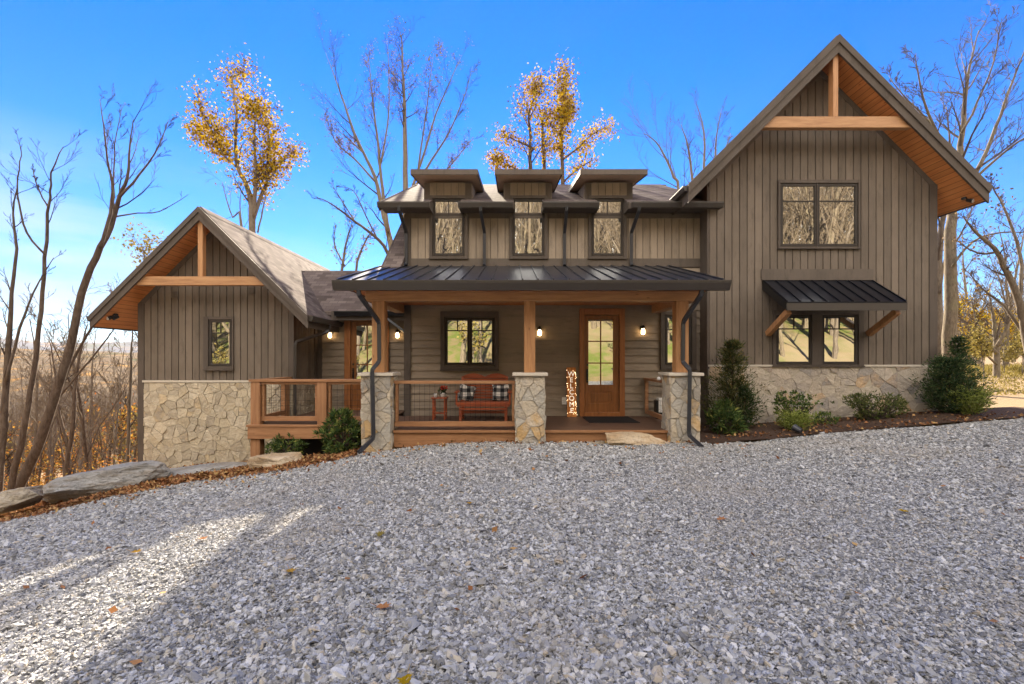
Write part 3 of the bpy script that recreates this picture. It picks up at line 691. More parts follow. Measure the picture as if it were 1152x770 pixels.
door(X(388.8,YC), X(438,YC), 2.86, X(395.6,YC), X(432.5,YC), .3, 2.72, YC-.036, (X(401.8,YC), X(426,YC), Z(432,YC), Z(367,YC)), 2, 3, (X(402.5,YC), X(425.5,YC), .55, .82), -1, 'side door on the left deck with six glass panes')
# -- PORCH -------------------------------------------------------------------
DZ = .24
m = MB(); m.box(-2.92, 3.68, 9.13, YM, DZ-.04, DZ); part('porch_floor', m, M['decking'])
m = MB(); m.box(-2.36, .07, 9.13-.04, 9.13, -.1, DZ-.0); m.box(.64, 3.1, 9.13-.04, 9.13, -.1, DZ); m.box(-2.36, 3.1, 9.04, 9.13, DZ-.041, DZ+.003)
part('porch_fascia', m, M['deck'], bevel=.004)
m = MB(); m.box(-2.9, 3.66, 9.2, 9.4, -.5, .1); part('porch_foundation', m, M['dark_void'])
for cx in (-2.665, .354, 3.395):
    w = .255; m = MB(); m.box(cx-w-.016, cx+w+.016, 8.922, 9.44, -.5, 1.34); pil = part('pillar', m, M['mortar'])
    m = MB(); sd = int(cx*10)+50
    stonewall(m, (cx-w-.03, 8.936, -.3), (1,0,0), (0,-1,0), 2*w+.06, 1.63, .2, sd, gap=.007, depth=(.026, .055), drop=.3)
    stonewall(m, (cx-w-.004, 9.44, -.3), (0,-1,0), (-1,0,0), .53, 1.63, .235, sd+1, gap=.006, drop=.12)
    stonewall(m, (cx+w+.004, 8.91, -.3), (0,1,0), (1,0,0), .53, 1.63, .235, sd+2, gap=.006, drop=.12)
    part('pillar_stone', m, M['stone_pillar'], pil)
    m = MB(); m.box(cx-.345, cx+.345, 8.85, 9.52, 1.335, 1.395); part('pillar_cap', m, M['cap'], pil, bevel=.008)
    hw = .125 if cx < -1 or cx > 3 else .11
    m = MB(); m.box(cx-hw, cx+hw, 9.06, 9.06+.23, 1.395, 2.82); part('porch_post', m, M['cedar_v'], bevel=.006)
m = MB(); m.box(-2.92, 3.74, 9.05, 9.30, 2.82, 3.02); m.box(-2.92, -2.70, 9.301, YM-.03, 2.82, 3.02); m.box(3.5, 3.72, 9.301, YM-.03, 2.82, 3.02)
part('porch_beam', m, M['cedar_h'], bevel=.006)
m = MB(); m.box(-3.15, 3.86, 8.55, YM-.03, 3.02, 3.045); part('porch_ceiling', m, M['soffit'])
za, zb_ = 3.12, 4.0; slp = (zb_-za)/(YM-.03-8.42)
m = MB(); m.ext([(-3.25, 8.42, za), (-3.25, YM-.03, zb_), (-3.25, YM-.03, zb_-.03), (-3.25, 8.42, za-.03)], (7.18, 0, 0))
x = -3.24
while x < 3.94:
    m.ext([(x-.011, 8.42, za+.001), (x-.011, YM-.03, zb_+.001), (x-.011, YM-.03, zb_+.032), (x-.011, 8.42, za+.032)], (.022, 0, 0)); x += .2865
pr = part('porch_roof', m, M['metal_roof'], label='dark standing seam metal roof over the porch')
m = MB()
for x in (-3.26, 3.94): m.ext([(x, 8.43, za-.0), (x, YM-.03, zb_-.0), (x, YM-.03, zb_-.18), (x, 8.43, za-.18)], (-.02 if x < 0 else .02, 0, 0))
m.box(-3.25, 3.93, 8.44, 8.47, 2.98, 3.09)
for x in (-3.25, 3.90): m.ext([(x, 8.55, 3.03), (x, YM-.04, 3.03), (x, YM-.04, zb_-.04), (x, 8.55, 3.1)], (.025, 0, 0))
part('fascia_board', m, M['trim'], pr)
m = MB(); m.ext([(-3.29, y, z) for y, z in [(8.44, 2.93), (8.35, 2.93), (8.30, 3.06), (8.30, 3.10), (8.44, 3.10)]], (7.29, 0, 0)); m.box(-3.29, 4.0, 8.29, 8.302, 3.085, 3.105)
part('gutter', m, M['gutter'], pr)
# rails
def rail(p0, p1, zt=1.23, zb=.31, dirx=True, post=True, name='railing', fl=DZ):
    a = Vector(p0); b = Vector(p1); L = (b-a).length; d = (b-a)/L
    m = MB()
    m.bar(a+Vector((0,0,zt-.03)), b+Vector((0,0,zt-.03)), .13, .06); m.bar(a+Vector((0,0,zb+.05)), b+Vector((0,0,zb+.05)), .07, .10)
    for q in (a+d*.045, b-d*.045): m.bar(q+Vector((0,0,zb+.10)), q+Vector((0,0,zt-.06)), .09, .05, up=d)
    r = part(name, m, M['deck'], bevel=.004)
    w = MB(); n = int((L-.18)/.1)
    for i in range(1, n): q = a+d*(.09+(L-.18)*i/n); w.tube([q+Vector((0,0,zb+.1)), q+Vector((0,0,zt-.06))], .003, 3, False)
    k = int((zt-zb-.16)/.1)
    for j in range(1, k): z = zb+.1+(zt-zb-.16)*j/k; w.tube([a+d*.09+Vector((0,0,z)), b-d*.09+Vector((0,0,z))], .003, 3, False)
    part('wire_mesh', w, M['wire'], r)
    return r
rail((-2.36, 9.17, 0), (.07, 9.17, 0))
rail((3.36, 9.5, 0), (3.36, YM-.05, 0), zt=1.2)
# left deck
m = MB(); m.box(-5.64, -2.94, 9.92, YC, DZ-.04, DZ); part('deck_floor', m, M['decking'])
m = MB(); m.box(-5.72, -2.96, 9.84, 9.88, -.06, .2); m.box(-5.74, -2.96, 9.82, 9.93, .2, DZ+.002); m.box(-5.72, -5.68, 9.881, YL-.05, -.06, .2); part('deck_fascia', m, M['deck'], bevel=.004)
for x, zb in ((-5.59, -1.3), (-4.14, DZ)):
    m = MB(); m.box(x-.1, x+.1, 9.9 if zb < 0 else 9.9, 10.1, zb if zb > 0 else DZ, 1.17); part('deck_post', m, M['deck_v'], bevel=.005)
m = MB(); m.box(-5.69, -5.49, 9.9, 10.1, -1.4, -.06); part('deck_post', m, M['deck_v'])
m = MB(); m.box(-5.69, -5.55, 11.2, 11.36, DZ, 1.2); part('deck_post', m, M['deck_v'])
rail((-5.49, 10.0, 0), (-4.24, 10.0, 0), zt=1.17); rail((-4.04, 10.0, 0), (-2.98, 10.0, 0), zt=1.17); rail((-5.6, 10.1, 0), (-5.6, 11.2, 0), zt=1.17)
m = MB(); m.box(-5.72, -2.9, 9.88, 10.12, 1.17, 1.225); m.box(-5.69, -5.5, 10.121, YL-.03, 1.17, 1.223); part('hand_rail', m, M['deck'], bevel=.004)
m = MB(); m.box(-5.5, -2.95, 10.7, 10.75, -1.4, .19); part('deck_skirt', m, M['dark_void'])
# -- DOWNSPOUTS --------------------------------------------------------------
def spout(pts, mat='charcoal', w=.052, **k):
    m = MB(); m.tube(pts, w, 4); part('downspout', m, M[mat], bevel=.004, **k)
spout([(-2.83,8.40,2.95),(-2.83,8.42,2.86),(-2.63,8.93,2.42),(-2.62,8.96,2.36),(-2.615,8.97,1.66),(-2.63,8.96,1.60),(-2.70,8.80,1.46),(-2.705,8.80,1.40),(-2.69,8.82,.20),(-2.70,8.80,.12),(-2.83,8.42,-.06)])
spout([(3.50,8.40,2.95),(3.50,8.42,2.86),(3.375,8.93,2.42),(3.37,8.96,2.36),(3.365,8.97,1.66),(3.37,8.96,1.60),(3.43,8.80,1.46),(3.44,8.80,1.40),(3.43,8.82,.26),(3.44,8.80,.18),(3.52,8.45,.04)])
for gx, wx in ((-2.69,-2.64),(-.75,-.69),(1.30,1.31),(3.03,2.98)):
    spout([(gx,10.83,5.30),(gx,10.85,5.22),(wx,11.32,4.85),(wx,11.36,4.80),(wx,11.37,4.06),(wx,11.33,4.0)], 'charcoal', .052)
spout([(-4.76,11.95,2.55),(-4.8,11.93,2.40),(-5.40,11.42,2.10),(-5.42,11.36,2.02),(-5.42,11.36,.28)], 'gutter', .05)
spout([(-3.45,12.25,2.86),(-3.4,12.27,2.78),(-2.80,12.1,2.35),(-2.76,12.1,2.3),(-2.76,12.1,.3)], 'black_metal', .045)
spout([(10.93,12.6,5.45),(10.88,12.5,5.3),(10.42,11.8,4.95),(10.33,11.6,4.85),(10.33,11.6,.4)], 'gutter', .05)
# -- LAMPS -------------------------------------------------------------------
def sconce(x, z, y):
    m = MB(); m.lathe((x, y-.006, z+.05), [(.0, 0)], 3) if 0 else None
    m.box(x-.05, x+.05, y-.02, y, z-.02, z+.13); m.tube([(x, y-.01, z+.09), (x, y-.07, z+.15), (x, y-.11, z+.13)], .012, 6); m.lathe((x, y-.11, z), [(.075, .07), (.075, .078), (.045, .115), (.03, .135), (.012, .15)], 14)
    m.tube([(x-.05, y-.11, z+.07), (x-.055, y-.11, z-.09)], .005, 4); m.tube([(x+.05, y-.11, z+.07), (x+.055, y-.11, z-.09)], .005, 4); m.lathe((x, y-.11, z), [(.06, -.1), (.06, -.09)], 12)
    w = part('wall_lamp', m, M['black_metal'])
    m = MB(); m.lathe((x, y-.11, z), [(.018, -.085), (.044, -.07), (.05, -.02), (.045, .03), (.03, .065)], 14); part('lamp_glass', m, M['bulb'], w, smooth=True)
for x, z, y in ((.687, 2.33, YM-.02), (3.26, 2.36, YM-.02), (-3.19, 2.34, YC-.02), (-5.07, 2.34, YC-.02)): sconce(x, z, y)
def eave_light(x, y, z, n=1, d=-1):
    m = MB(); m.lathe((x, y, z-.03), [(.06, 0), (.06, .05)], 12)
    for k in range(n):
        a = Vector((x+.03*d+(k-.0)*.13*(-d if n > 1 else 1), y-.02, z-.05)); m.tube([a, a+Vector((.05*d, -.10, -.05))], [.035, .055], 10)
    L = part('eave_light', m, M['black_metal'])
    m = MB()
    a = Vector((x+.03*d, y-.02, z-.05))+Vector((.05*d, -.104, -.052)); m.tube([a, a+Vector((.002*d, -.006, -.003))], .045, 10); part('lamp_glass', m, M['white'], L)
c = P(129.5, 359, 11.1); eave_light(c.x, c.y, lz(c.x)+.0, 2); c = P(1085, 213, 10.75); eave_light(c.x, c.y, rz(c.x), 1, 1)
# -- AWNING ------------------------------------------------------------------
ax0, ax1 = 6.06, 8.70; zt, zf, yf = 3.57, 2.93, 10.03
m = MB(); m.ext([(ax0, YR-.03, zt), (ax0, yf, zf), (ax0, yf, zf-.03), (ax0, YR-.03, zt-.03)], (ax1-ax0, 0, 0))
n = 9
for i in range(n+1):
    x = ax0+.012+(ax1-ax0-.024)*i/n; m.ext([(x-.01, YR-.03, zt+.001), (x-.01, yf, zf+.001), (x-.01, yf, zf+.03), (x-.01, YR-.03, zt+.03)], (.02, 0, 0))
aw = part('awning', m, M['awning_metal'], label='black metal awning over the lower right windows')
m = MB(); m.box(ax0-.0, ax1+.0, yf-.002, yf+.03, zf-.19, zf-.031)
part('awning_fascia', m, M['gutter'], aw)
m = MB()
for x in (ax0-.012, ax1-.012): m.ext([(x, YR-.03, zt-.02), (x, yf+.0, zf-.02), (x, yf+.0, zf-.19), (x, YR-.03, zt-.22)], (.024, 0, 0))
m.ext([(ax0+.02, YR-.03, zt-.16), (ax0+.02, yf+.04, zf-.16), (ax0+.02, yf+.04, zf-.15), (ax0+.02, YR-.03, zt-.15)], (ax1-ax0-.04, 0, 0))
part('awning_side', m, M['black_metal'], aw)
for x in (6.17, 8.6):
    m = MB(); m.bar((x, YR-.05, 2.27), (x, yf+.12, zf-.2), .11, .13); part('awning_bracket', m, M['cedar_v'], aw, bevel=.005)
m = MB(); m.box(ax0-.04, ax1+.02, YR-.05, YR, zt+.06, zt+.27); m.box(ax0-.03, ax1+.0, YR-.06, YR, zt, zt+.06); part('awning_ledger', m, M['trim_mid'], aw)
m = MB(); m.box(X(632,YM), X(637,YM), YM-.06, YM-.01, Z(455,YM), Z(447,YM)); part('wall_socket', m, M['white'])

# ------------------------------------------------------------------ things on the porch
def slats_x(m, x0, x1, y0, y1, z0, z1): m.box(x0, x1, y0, y1, z0, z1)
B0 = (-.66, 10.75, DZ)
bench = empty('glider_bench', B0, 'reddish wooden glider bench with slatted back under the porch window', 'bench')
bx0, bx1 = -1.30, -.02
m = MB()
for k in range(6): m.box(bx0+.06, bx1-.06, 10.42+k*.085, 10.42+k*.085+.065, .655, .675)
m.box(bx0+.04, bx1-.04, 10.395, 10.42, .58, .675); m.box(bx0+.04, bx1-.04, 10.9, 10.925, .58, .65); m.build('seat', M['redwood'], bench, bevel=.003)
m = MB()
for k in range(7):
    z = .72+k*.07; m.box(bx0+.1, bx1-.1, 10.93+k*.018, 10.95+k*.018, z, z+.05)
m.bar((bx0+.1, 10.93, .62), (bx0+.1, 11.08, 1.24), .05, .05, (0,1,0)); m.bar((bx1-.1, 10.93, .62), (bx1-.1, 11.08, 1.24), .05, .05, (0,1,0))
crest = [(bx0+.08, 1.2)]
for i in range(25):
    u = i/24; crest.append((bx0+.08+(bx1-bx0-.16)*u, 1.235+.085*abs(math.sin(2*math.pi*u))**.8))
crest.append((bx1-.08, 1.2))
m.ext([(x, 11.06, z) for x, z in crest], (0, .03, 0)); m.build('backrest', M['redwood'], bench, bevel=.002)
for x in (bx0+.03, bx1-.03):
    m = MB(); m.box(x-.045, x+.045, 10.34, 11.0, .90, .925); m.box(x-.02, x+.02, 10.40, 10.45, .62, .90); m.build('armrest', M['redwood'], bench, bevel=.003)
for x in (bx0+.12, bx1-.12):
    for y in (10.42, 10.96):
        m = MB(); m.box(x-.03, x+.03, y-.03, y+.03, DZ, .56); m.build('leg', M['redwood'], bench, bevel=.002)
    m = MB(); m.box(x-.025, x+.025, 10.45, 10.93, DZ+.06, DZ+.11); m.build('glider_rail', M['redwood'], bench)
m = MB(); m.box(bx0+.15, bx1-.15, 10.40, 10.43, .50, .55); m.box(bx0+.15, bx1-.15, 10.94, 10.97, .36, .42); m.build('stretcher', M['redwood'], bench)
def pillow(x, y, z, rx, ry, rz_, label):
    n = 12; vs = []; fs = []; s = .2
    for sd in (1, -1):
        for i in range(n+1):
            for j in range(n+1):
                u, v = i/n*2-1, j/n*2-1; t = .075*((1-u**4)*(1-v**4))**.55
                pin = 1-.07*(1-(u*u))*(abs(v))-.0; pin2 = 1-.07*(1-(v*v))*abs(u)
                vs.append(Vector((u*s*pin2, sd*t, v*s*pin)))
    N1 = (n+1)**2
    for k in (0, 1):
        for i in range(n):
            for j in range(n):
                a = k*N1+i*(n+1)+j; q = (a, a+1, a+n+2, a+n+1); fs.append(q if k == 0 else q[::-1])
    Mx = Matrix.Rotation(rz_, 3, 'Z') @ Matrix.Rotation(rx, 3, 'X') @ Matrix.Rotation(ry, 3, 'Y')
    o = mesh_obj('pillow', [Mx @ p+Vector((x, y, z)) for p in vs], fs, M['plaid'], None, (x, y, z), smooth=True)
    tag(o, label, 'pillow', 'buffalo plaid pillows on the bench')
    return o
pillow(-1.075, 10.78, .865, R(-16), R(13), R(8), 'tilted black and white plaid pillow by the side table end of the bench')
pillow(-.27, 10.80, .87, R(-14), R(-2), R(-4), 'upright black and white plaid pillow by the pillar end of the bench')
T0 = (-1.71, 10.8, DZ)
tb = empty('side_table', T0, 'small red wooden side table standing left of the bench', 'table')
m = MB(); m.box(-1.90, -1.53, 10.63, 10.98, .74, .765); m.build('table_top', M['redwood'], tb, bevel=.004)
m = MB(); m.box(-1.86, -1.57, 10.67, 10.94, .38, .40); m.build('shelf', M['redwood'], tb)
for x in (-1.85, -1.58):
    for y in (10.68, 10.93): m = MB(); m.box(x-.018, x+.018, y-.018, y+.018, DZ, .74); m.build('leg', M['redwood'], tb)
pp = empty('potted_flower', (-1.64, 10.78, .766), 'small white pot of red flowers on the side table', 'potted plant')
m = MB(); m.lathe((-1.64, 10.78, .766), [(.04, 0), (.055, .03), (.06, .09), (.065, .10), (.05, .10)], 16); m.build('pot', M['pot_white'], pp, smooth=True)
rg = random.Random(5)
def leafpts(m, c, n, rad, ln, wd, rng, up=.3):
    for _ in range(n):
        d = Vector((rng.gauss(0,1), rng.gauss(0,1), rng.gauss(0,1)+up)).normalized(); p = Vector(c)+Vector((rng.uniform(-1,1)*rad[0], rng.uniform(-1,1)*rad[1], rng.uniform(-1,1)*rad[2]))
        s = d.cross(Vector((rng.gauss(0,1), rng.gauss(0,1), rng.gauss(0,1)))).normalized()*wd
        m.add([p, p+d*ln*.5+s, p+d*ln, p+d*ln*.5-s], [(0,1,2,3)])
m = MB(); leafpts(m, (-1.64, 10.78, .91), 60, (.06,.06,.04), .08, .018, rg); m.build('foliage', M['leaf_dark'], pp)
m = MB(); leafpts(m, (-1.60, 10.77, .98), 60, (.07,.06,.03), .05, .02, rg); m.build('blossom', M['petal'], pp)
m = MB(); m.lathe((-1.80, 10.70, .766), [(.032, 0), (.036, .07), (.036, .09), (.026, .09)], 14); tag(m.build('cup', M['pot_white'], None, (-1.80, 10.70, .766), smooth=True), 'small white cup at the left edge of the side table', 'cup')
# welcome sign
S0 = (1.48, 11.3, DZ)
sg = empty('welcome_sign', S0, 'tall narrow orange plank sign reading WELCOME leaning beside the front door', 'sign')
m = MB(); m.ext([(1.365, 11.24, DZ), (1.595, 11.24, DZ), (1.595, 11.38, 1.46), (1.365, 11.38, 1.46)], (0, .022, 0)); m.build('plank', M['sign_wood'], sg, bevel=.003)
sgr = random.Random(3)
for i, ch in enumerate('WELCOME'):
    cu = bpy.data.curves.new('letter', 'FONT'); cu.body = ch; cu.size = .17; cu.align_x = 'CENTER'; cu.extrude = .003
    tmp = bpy.data.objects.new('tmp', cu); COL.objects.link(tmp)
    dg = bpy.context.evaluated_depsgraph_get(); me = bpy.data.meshes.new_from_object(tmp.evaluated_get(dg)); bpy.data.objects.remove(tmp)
    z = 1.27-i*.15; y = 11.24+.14*(z-DZ)/1.22-.006
    o = bpy.data.objects.new('letter', me); me.materials.clear(); me.materials.append(M['letter']); COL.objects.link(o)
    me.transform(Matrix.Translation(Vector((1.48, y, z-.03))-Vector(S0)) @ Matrix.Rotation(R(90-6.5), 4, 'X')); o.parent = sg
m = MB()
for k in range(46):
    z = DZ+.04+1.16*sgr.random(); x = sgr.choice([1.375, 1.585])+sgr.uniform(-.02, .02)
    if k % 4 == 0: x = sgr.uniform(1.38, 1.58)
    y = 11.24+.14*(z-DZ)/1.22-.016; m.lathe((x, y, z), [(.002, -.008), (.008, 0), (.002, .008)], 6)
m.build('string_light', M['fairy'], sg)
m = MB(); m.box(1.72, 2.86, 10.15, 11.22, DZ+.001, DZ+.013); tag(m.build('doormat', M['mat'], None, (2.3, 10.7, DZ), bevel=.004), 'large dark doormat on the porch floor before the front door', 'doormat')
# utility box beyond the side rail, cup on the rail
m = MB(); c = P(744, 456, 10.9)
ub = empty('utility_box', (c.x+.02, 10.9, 0), 'small white box on a dark stand behind the right pillar', 'box')
m.box(c.x-.1, c.x+.17, 10.8, 11.0, c.z-.17, c.z+.17); m.build('casing', M['white'], ub, bevel=.02)
m = MB(); m.box(c.x-.14, c.x+.18, 10.84, 10.96, DZ, c.z-.17); m.box(c.x-.145, c.x-.1, 10.8, 11.0, c.z-.2, c.z+.12); m.build('stand', M['black_metal'], ub)
m = MB(); c = P(741, 425.5, 9.95); m.lathe((c.x, 9.95, 1.2), [(.035, 0), (.04, .05), (.02, .075), (.0, .08)], 12); tag(m.build('rail_lamp', M['pot_white'], None, (c.x, 9.95, 1.2), smooth=True), 'little white lamp sitting on the side porch rail', 'lamp')
HAZE = .0001
# ------------------------------------------------------------------ rocks
def boulder(name, c, size, rotz, tilt, mat, label, seed, cuts=9, sub=4, cat='boulder'):
    import bmesh
    bm = bmesh.new(); bmesh.ops.create_icosphere(bm, subdivisions=sub+1, radius=1.0); rng = random.Random(seed)
    planes = []
    for k in range(cuts):
        n = Vector((rng.gauss(0,1), rng.gauss(0,1), rng.gauss(0,.8))).normalized(); planes.append((n, rng.uniform(.55, .82)))
    planes += [(Vector((0.05*rng.uniform(-1,1), 0, 1)).normalized(), .62), (Vector((0,0,-1)), .6)]
    for v in bm.verts:
        p = v.co.copy()
        for n, d in planes:
            e = p.dot(n)-d
            if e > 0: p -= n*e*.96
        nn = mnoise.fractal(p*1.7+Vector((seed*3.1, 0, 0)), 1.0, 2.0, 4)
        lay = math.sin(p.z*16+mnoise.noise(p*2)*3)*.012
        n3 = mnoise.fractal(p*6+Vector((seed, 0, 0)), .9, 2.0, 4)
        v.co = p*(1+.09*nn+.03*n3)+v.normal*lay
    Mx = Matrix.Rotation(rotz, 3, 'Z') @ Matrix.Rotation(tilt, 3, 'Y') @ Matrix.Diagonal((size[0]/2/.8, size[1]/2/.8, size[2]/2/.62))
    for v in bm.verts: v.co = Mx @ v.co
    me = bpy.data.meshes.new(name); bm.to_mesh(me); bm.free(); me.materials.append(mat)
    me.polygons.foreach_set('use_smooth', [False]*len(me.polygons))
    o = bpy.data.objects.new(name, me); COL.objects.link(o); o.location = c; tag(o, label, cat); return o
def rockat(px, py_base, D, w, h, dep, **k):
    x = X(px, D); return (x, D+dep*.2, Z(py_base, D)+h*.36), (w, dep, h)
c, s = rockat(6, 574, 8.2, 1.05, .38, .7); boulder('boulder', c, s, R(-12), R(-15), M['rock_mix'], 'brown weathered slab at the far left edge of the gravel, tilted up', 31)
c, s = rockat(109, 556, 9.25, 1.9, .55, .85); boulder('boulder', c, s, R(8), R(-8), M['rock_grey'], 'large grey rock slab left of the house corner', 4)
c, s = rockat(222, 541, 10.05, 1.95, .34, .75); boulder('boulder', c, s, R(4), R(-7), M['rock_grey'], 'long flat grey rock in front of the left wing stone base', 8)
c, s = rockat(316, 531, 9.3, 1.18, .38, .6); boulder('boulder', c, s, R(2), R(-2), M['rock_tan'], 'rounded tan block of rock below the left deck', 15, 12)
c, s = rockat(711, 504, 8.72, 1.18, .30, .5); boulder('step_stone', c, s, R(1), R(0), M['rock_tan'], 'flat tan step stone in front of the porch below the door', 12, 10, cat='stone step')
c, s = rockat(668, 504, 8.85, .45, .12, .3); boulder('boulder', c, s, R(-10), R(-6), M['rock_mix'], 'small low brown rock at the left end of the step stone', 9, 8)

# ------------------------------------------------------------------ plants
def quads(C, D, S, ln, wd, bend=.0):
    """leaf quads: base C, direction D, side S (all (n,3)), length, width arrays"""
    n = len(C); ln = np.broadcast_to(ln, n)[:, None]; wd = np.broadcast_to(wd, n)[:, None]
    nr = np.cross(D, S)
    a = C; b = C+D*ln*.45+S*wd*.5-nr*ln*bend*.3; c = C+D*ln-nr*ln*bend; d = C+D*ln*.45-S*wd*.5-nr*ln*bend*.3
    v = np.stack([a, b, c, d], 1).reshape(-1, 3); f = np.arange(n*4).reshape(n, 4); return v, f
def unit(a): return a/np.maximum(1e-9, np.linalg.norm(a, axis=1))[:, None]
def rand_side(D, rng): return unit(np.cross(D, rng.normal(size=D.shape)))
def whorl_shrub(name, x, y, size, n, mat, label, seed, leaf=(.10, .03), k=7, cat='shrub', top=1.0, shape='round', group=None, z=None):
    rng = np.random.default_rng(seed); w, d, h = size; z0 = Hz(x, y) if z is None else z
    root = empty(name, (x, y, z0), label, cat, group)
    pr = random.Random(seed); st = MB(); tips = []
    # tips on an uneven dome
    while len(tips) < n:
        th = pr.uniform(0, 2*math.pi); u = pr.random()**.5; hh = pr.random()
        lump = 1+.28*math.sin(th*3+seed)*math.sin(hh*5+seed*2)+.12*math.sin(th*7+seed)
        if shape == 'round': r = math.sqrt(max(0, 1-(hh*1.9-.75)**2*.85)) if hh < .93 else .4
        elif shape == 'flat': r = .55+.55*hh if hh < .9 else .8
        else: r = 1.0
        rr = r*lump*(.45+.55*u)
        tips.append((x+math.cos(th)*rr*w/2, y+math.sin(th)*rr*d/2, z0+h*(.12+.88*hh)*(1-.18*(rr**2)*(hh > .6))))
    for i, t in enumerate(tips[:max(10, n//4)]):
        b = Vector((x+pr.uniform(-.08, .08)*w, y+pr.uniform(-.08, .08)*d, z0-.03)); t = Vector(t); mid = b.lerp(t, .5)+Vector((pr.uniform(-.04,.04), pr.uniform(-.04,.04), .05*h))
        st.tube([b, mid, t], [.011, .008, .004], 4, False)
    st.build('stem', M['twig_grey'], root)
    T = np.array(tips); ctr = np.array([x, y, z0+h*.25]); out = unit(T-ctr)
    Dm = np.repeat(out*.6+np.array([0, 0, .5]), k, 0)+rng.normal(size=(n*k, 3))*.75; Dm = unit(Dm)
    C = np.repeat(T, k, 0)+rng.normal(size=(n*k, 3))*.012
    v, f = quads(C, Dm, rand_side(Dm, rng), leaf[0]*rng.uniform(.6, 1.2, n*k), leaf[1]*rng.uniform(.7, 1.2, n*k), .25)
    mesh_obj('foliage', v, f, mat, root); return root
def conifer(name, x, y, h, rad, n, mat, label, seed, cat='shrub', spray=(.11, .035), power=1.0, z=None, bulge=.15, up=.45):
    rng = np.random.default_rng(seed); z0 = Hz(x, y) if z is None else z; root = empty(name, (x, y, z0), label, cat)
    tk = MB(); tk.tube([(x, y, z0-.05), (x+.01, y, z0+h*.5), (x, y, z0+h*.97)], [.03*h/1.5, .02*h/1.5, .004], 7)
    pr = random.Random(seed); C = []; D = []
    nb = int(n/26)
    for i in range(nb):
        t = min(.93, pr.random()**1.25); th = pr.uniform(0, 6.283); L = rad*((1-t)**power+ .06)*(pr.uniform(.55, 1.0) if pr.random() < .8 else pr.uniform(1.0, 1.35))*(1+.2*math.sin(th*2+seed)*math.sin(t*9))
        if t < .12: L *= .6+.4*t/.12
        zb = z0+h*(.04+.92*t); o = Vector((math.cos(th), math.sin(th), up+pr.uniform(-.2, .2)))
        b = Vector((x, y, zb)); e = b+o*L; e2 = e+Vector((0, 0, -.03*L))
        if i % 3 == 0: tk.tube([b, b.lerp(e, .5)+Vector((0,0,-.03)), e], [.006, .004, .002], 3, False)
        for j in range(26):
            s = pr.uniform(.15, 1.0); C.append(b.lerp(e, s)+Vector((pr.gauss(0,.05), pr.gauss(0,.05), pr.gauss(0,.045)))*(.4+L*1.1)); q = o.normalized()+Vector((pr.gauss(0,.55), pr.gauss(0,.55), pr.gauss(0,.4)+.1)); D.append(q)
    C = np.array(C); D = unit(np.array(D)); nn = len(C)
    v, f = quads(C, D, rand_side(D, rng), spray[0]*rng.uniform(.5, 1.3, nn), spray[1]*rng.uniform(.6, 1.3, nn), .15)
    tk.build('trunk', M['twig'], root); mesh_obj('foliage', v, f, mat, root); return root
def at(px, D): return X(px, D)
# right bed
conifer('arborvitae', at(824, 10.4), 10.4, 2.2, .72, 9500, M['leaf_bronze'], 'tall feathery bronze green conifer beside the right porch pillar', 41, 'conifer', (.09, .018), 1.0, up=.6)
conifer('dwarf_cypress', at(838, 10.2), 10.2, 1.05, .36, 3000, M['leaf_dark'], 'dark green conifer in front of the tall feathery one', 42, 'conifer', (.075, .02), .6, up=.6)
whorl_shrub('rhododendron', at(815, 9.75), 9.75, (.62, .5, .72), 150, M['leaf_green'], 'glossy long leaved shrub next to the right pillar downspout', 43, (.15, .034), 8)
whorl_shrub('nandina', at(893, 10.35), 10.35, (.95, .6, .86), 260, M['leaf_green'], 'upright leafy dark green shrub below the left edge of the awning window', 44, (.075, .03), 6, shape='flat')
conifer('juniper', at(893, 9.85), 9.85, .34, .42, 2200, M['leaf_lime'], 'low lime green juniper around the small black spotlight', 45, 'shrub', (.075, .016), .35, up=.5)
whorl_shrub('low_shrub', at(928, 10.2), 10.2, (.62, .45, .3), 110, M['leaf_green'], 'small dark mound shrub right of the lime juniper', 46, (.06, .02), 7)
whorl_shrub('pieris', at(986, 10.3), 10.3, (1.35, .7, .66), 330, M['leaf_olive'], 'wide spreading shrub with drooping olive leaves in the middle of the right bed', 47, (.085, .026), 7, shape='flat')
conifer('red_cedar', at(1068, 10.35), 10.35, 1.35, .62, 9000, M['leaf_dark'], 'large dark bushy conifer at the right corner of the house', 48, 'conifer', (.085, .022), .5, up=.6)
conifer('red_cedar_leader', at(1078, 10.7), 10.7, 1.9, .62, 5000, M['leaf_dark'], 'thin spiky dark conifer leader rising behind the bushy one', 49, 'conifer', (.08, .02), .9, up=.5)
conifer('golden_juniper', at(1093, 10.0), 10.0, .52, .46, 2600, M['leaf_lime'], 'yellow green juniper in front of the large dark conifer', 50, 'shrub', (.09, .018), .5, up=.9)
# left
whorl_shrub('rhododendron', at(384, 9.45), 9.45, (.82, .6, .95), 230, M['leaf_green'], 'broad green and yellow leaved shrub in front of the left deck by the pillar', 51, (.14, .034), 8, z=-.38)
whorl_shrub('rhododendron', at(322, 9.85), 9.85, (.75, .5, .5), 130, M['leaf_green'], 'low dark leafy shrub behind the rounded tan rock', 52, (.11, .03), 7, z=-.5)
whorl_shrub('weed_tuft', at(168, 10.3), 10.3, (.4, .3, .14), 40, M['leaf_lime'], 'small green weed tuft between the two grey rocks', 53, (.06, .02), 6, cat='plant', z=-1.02)
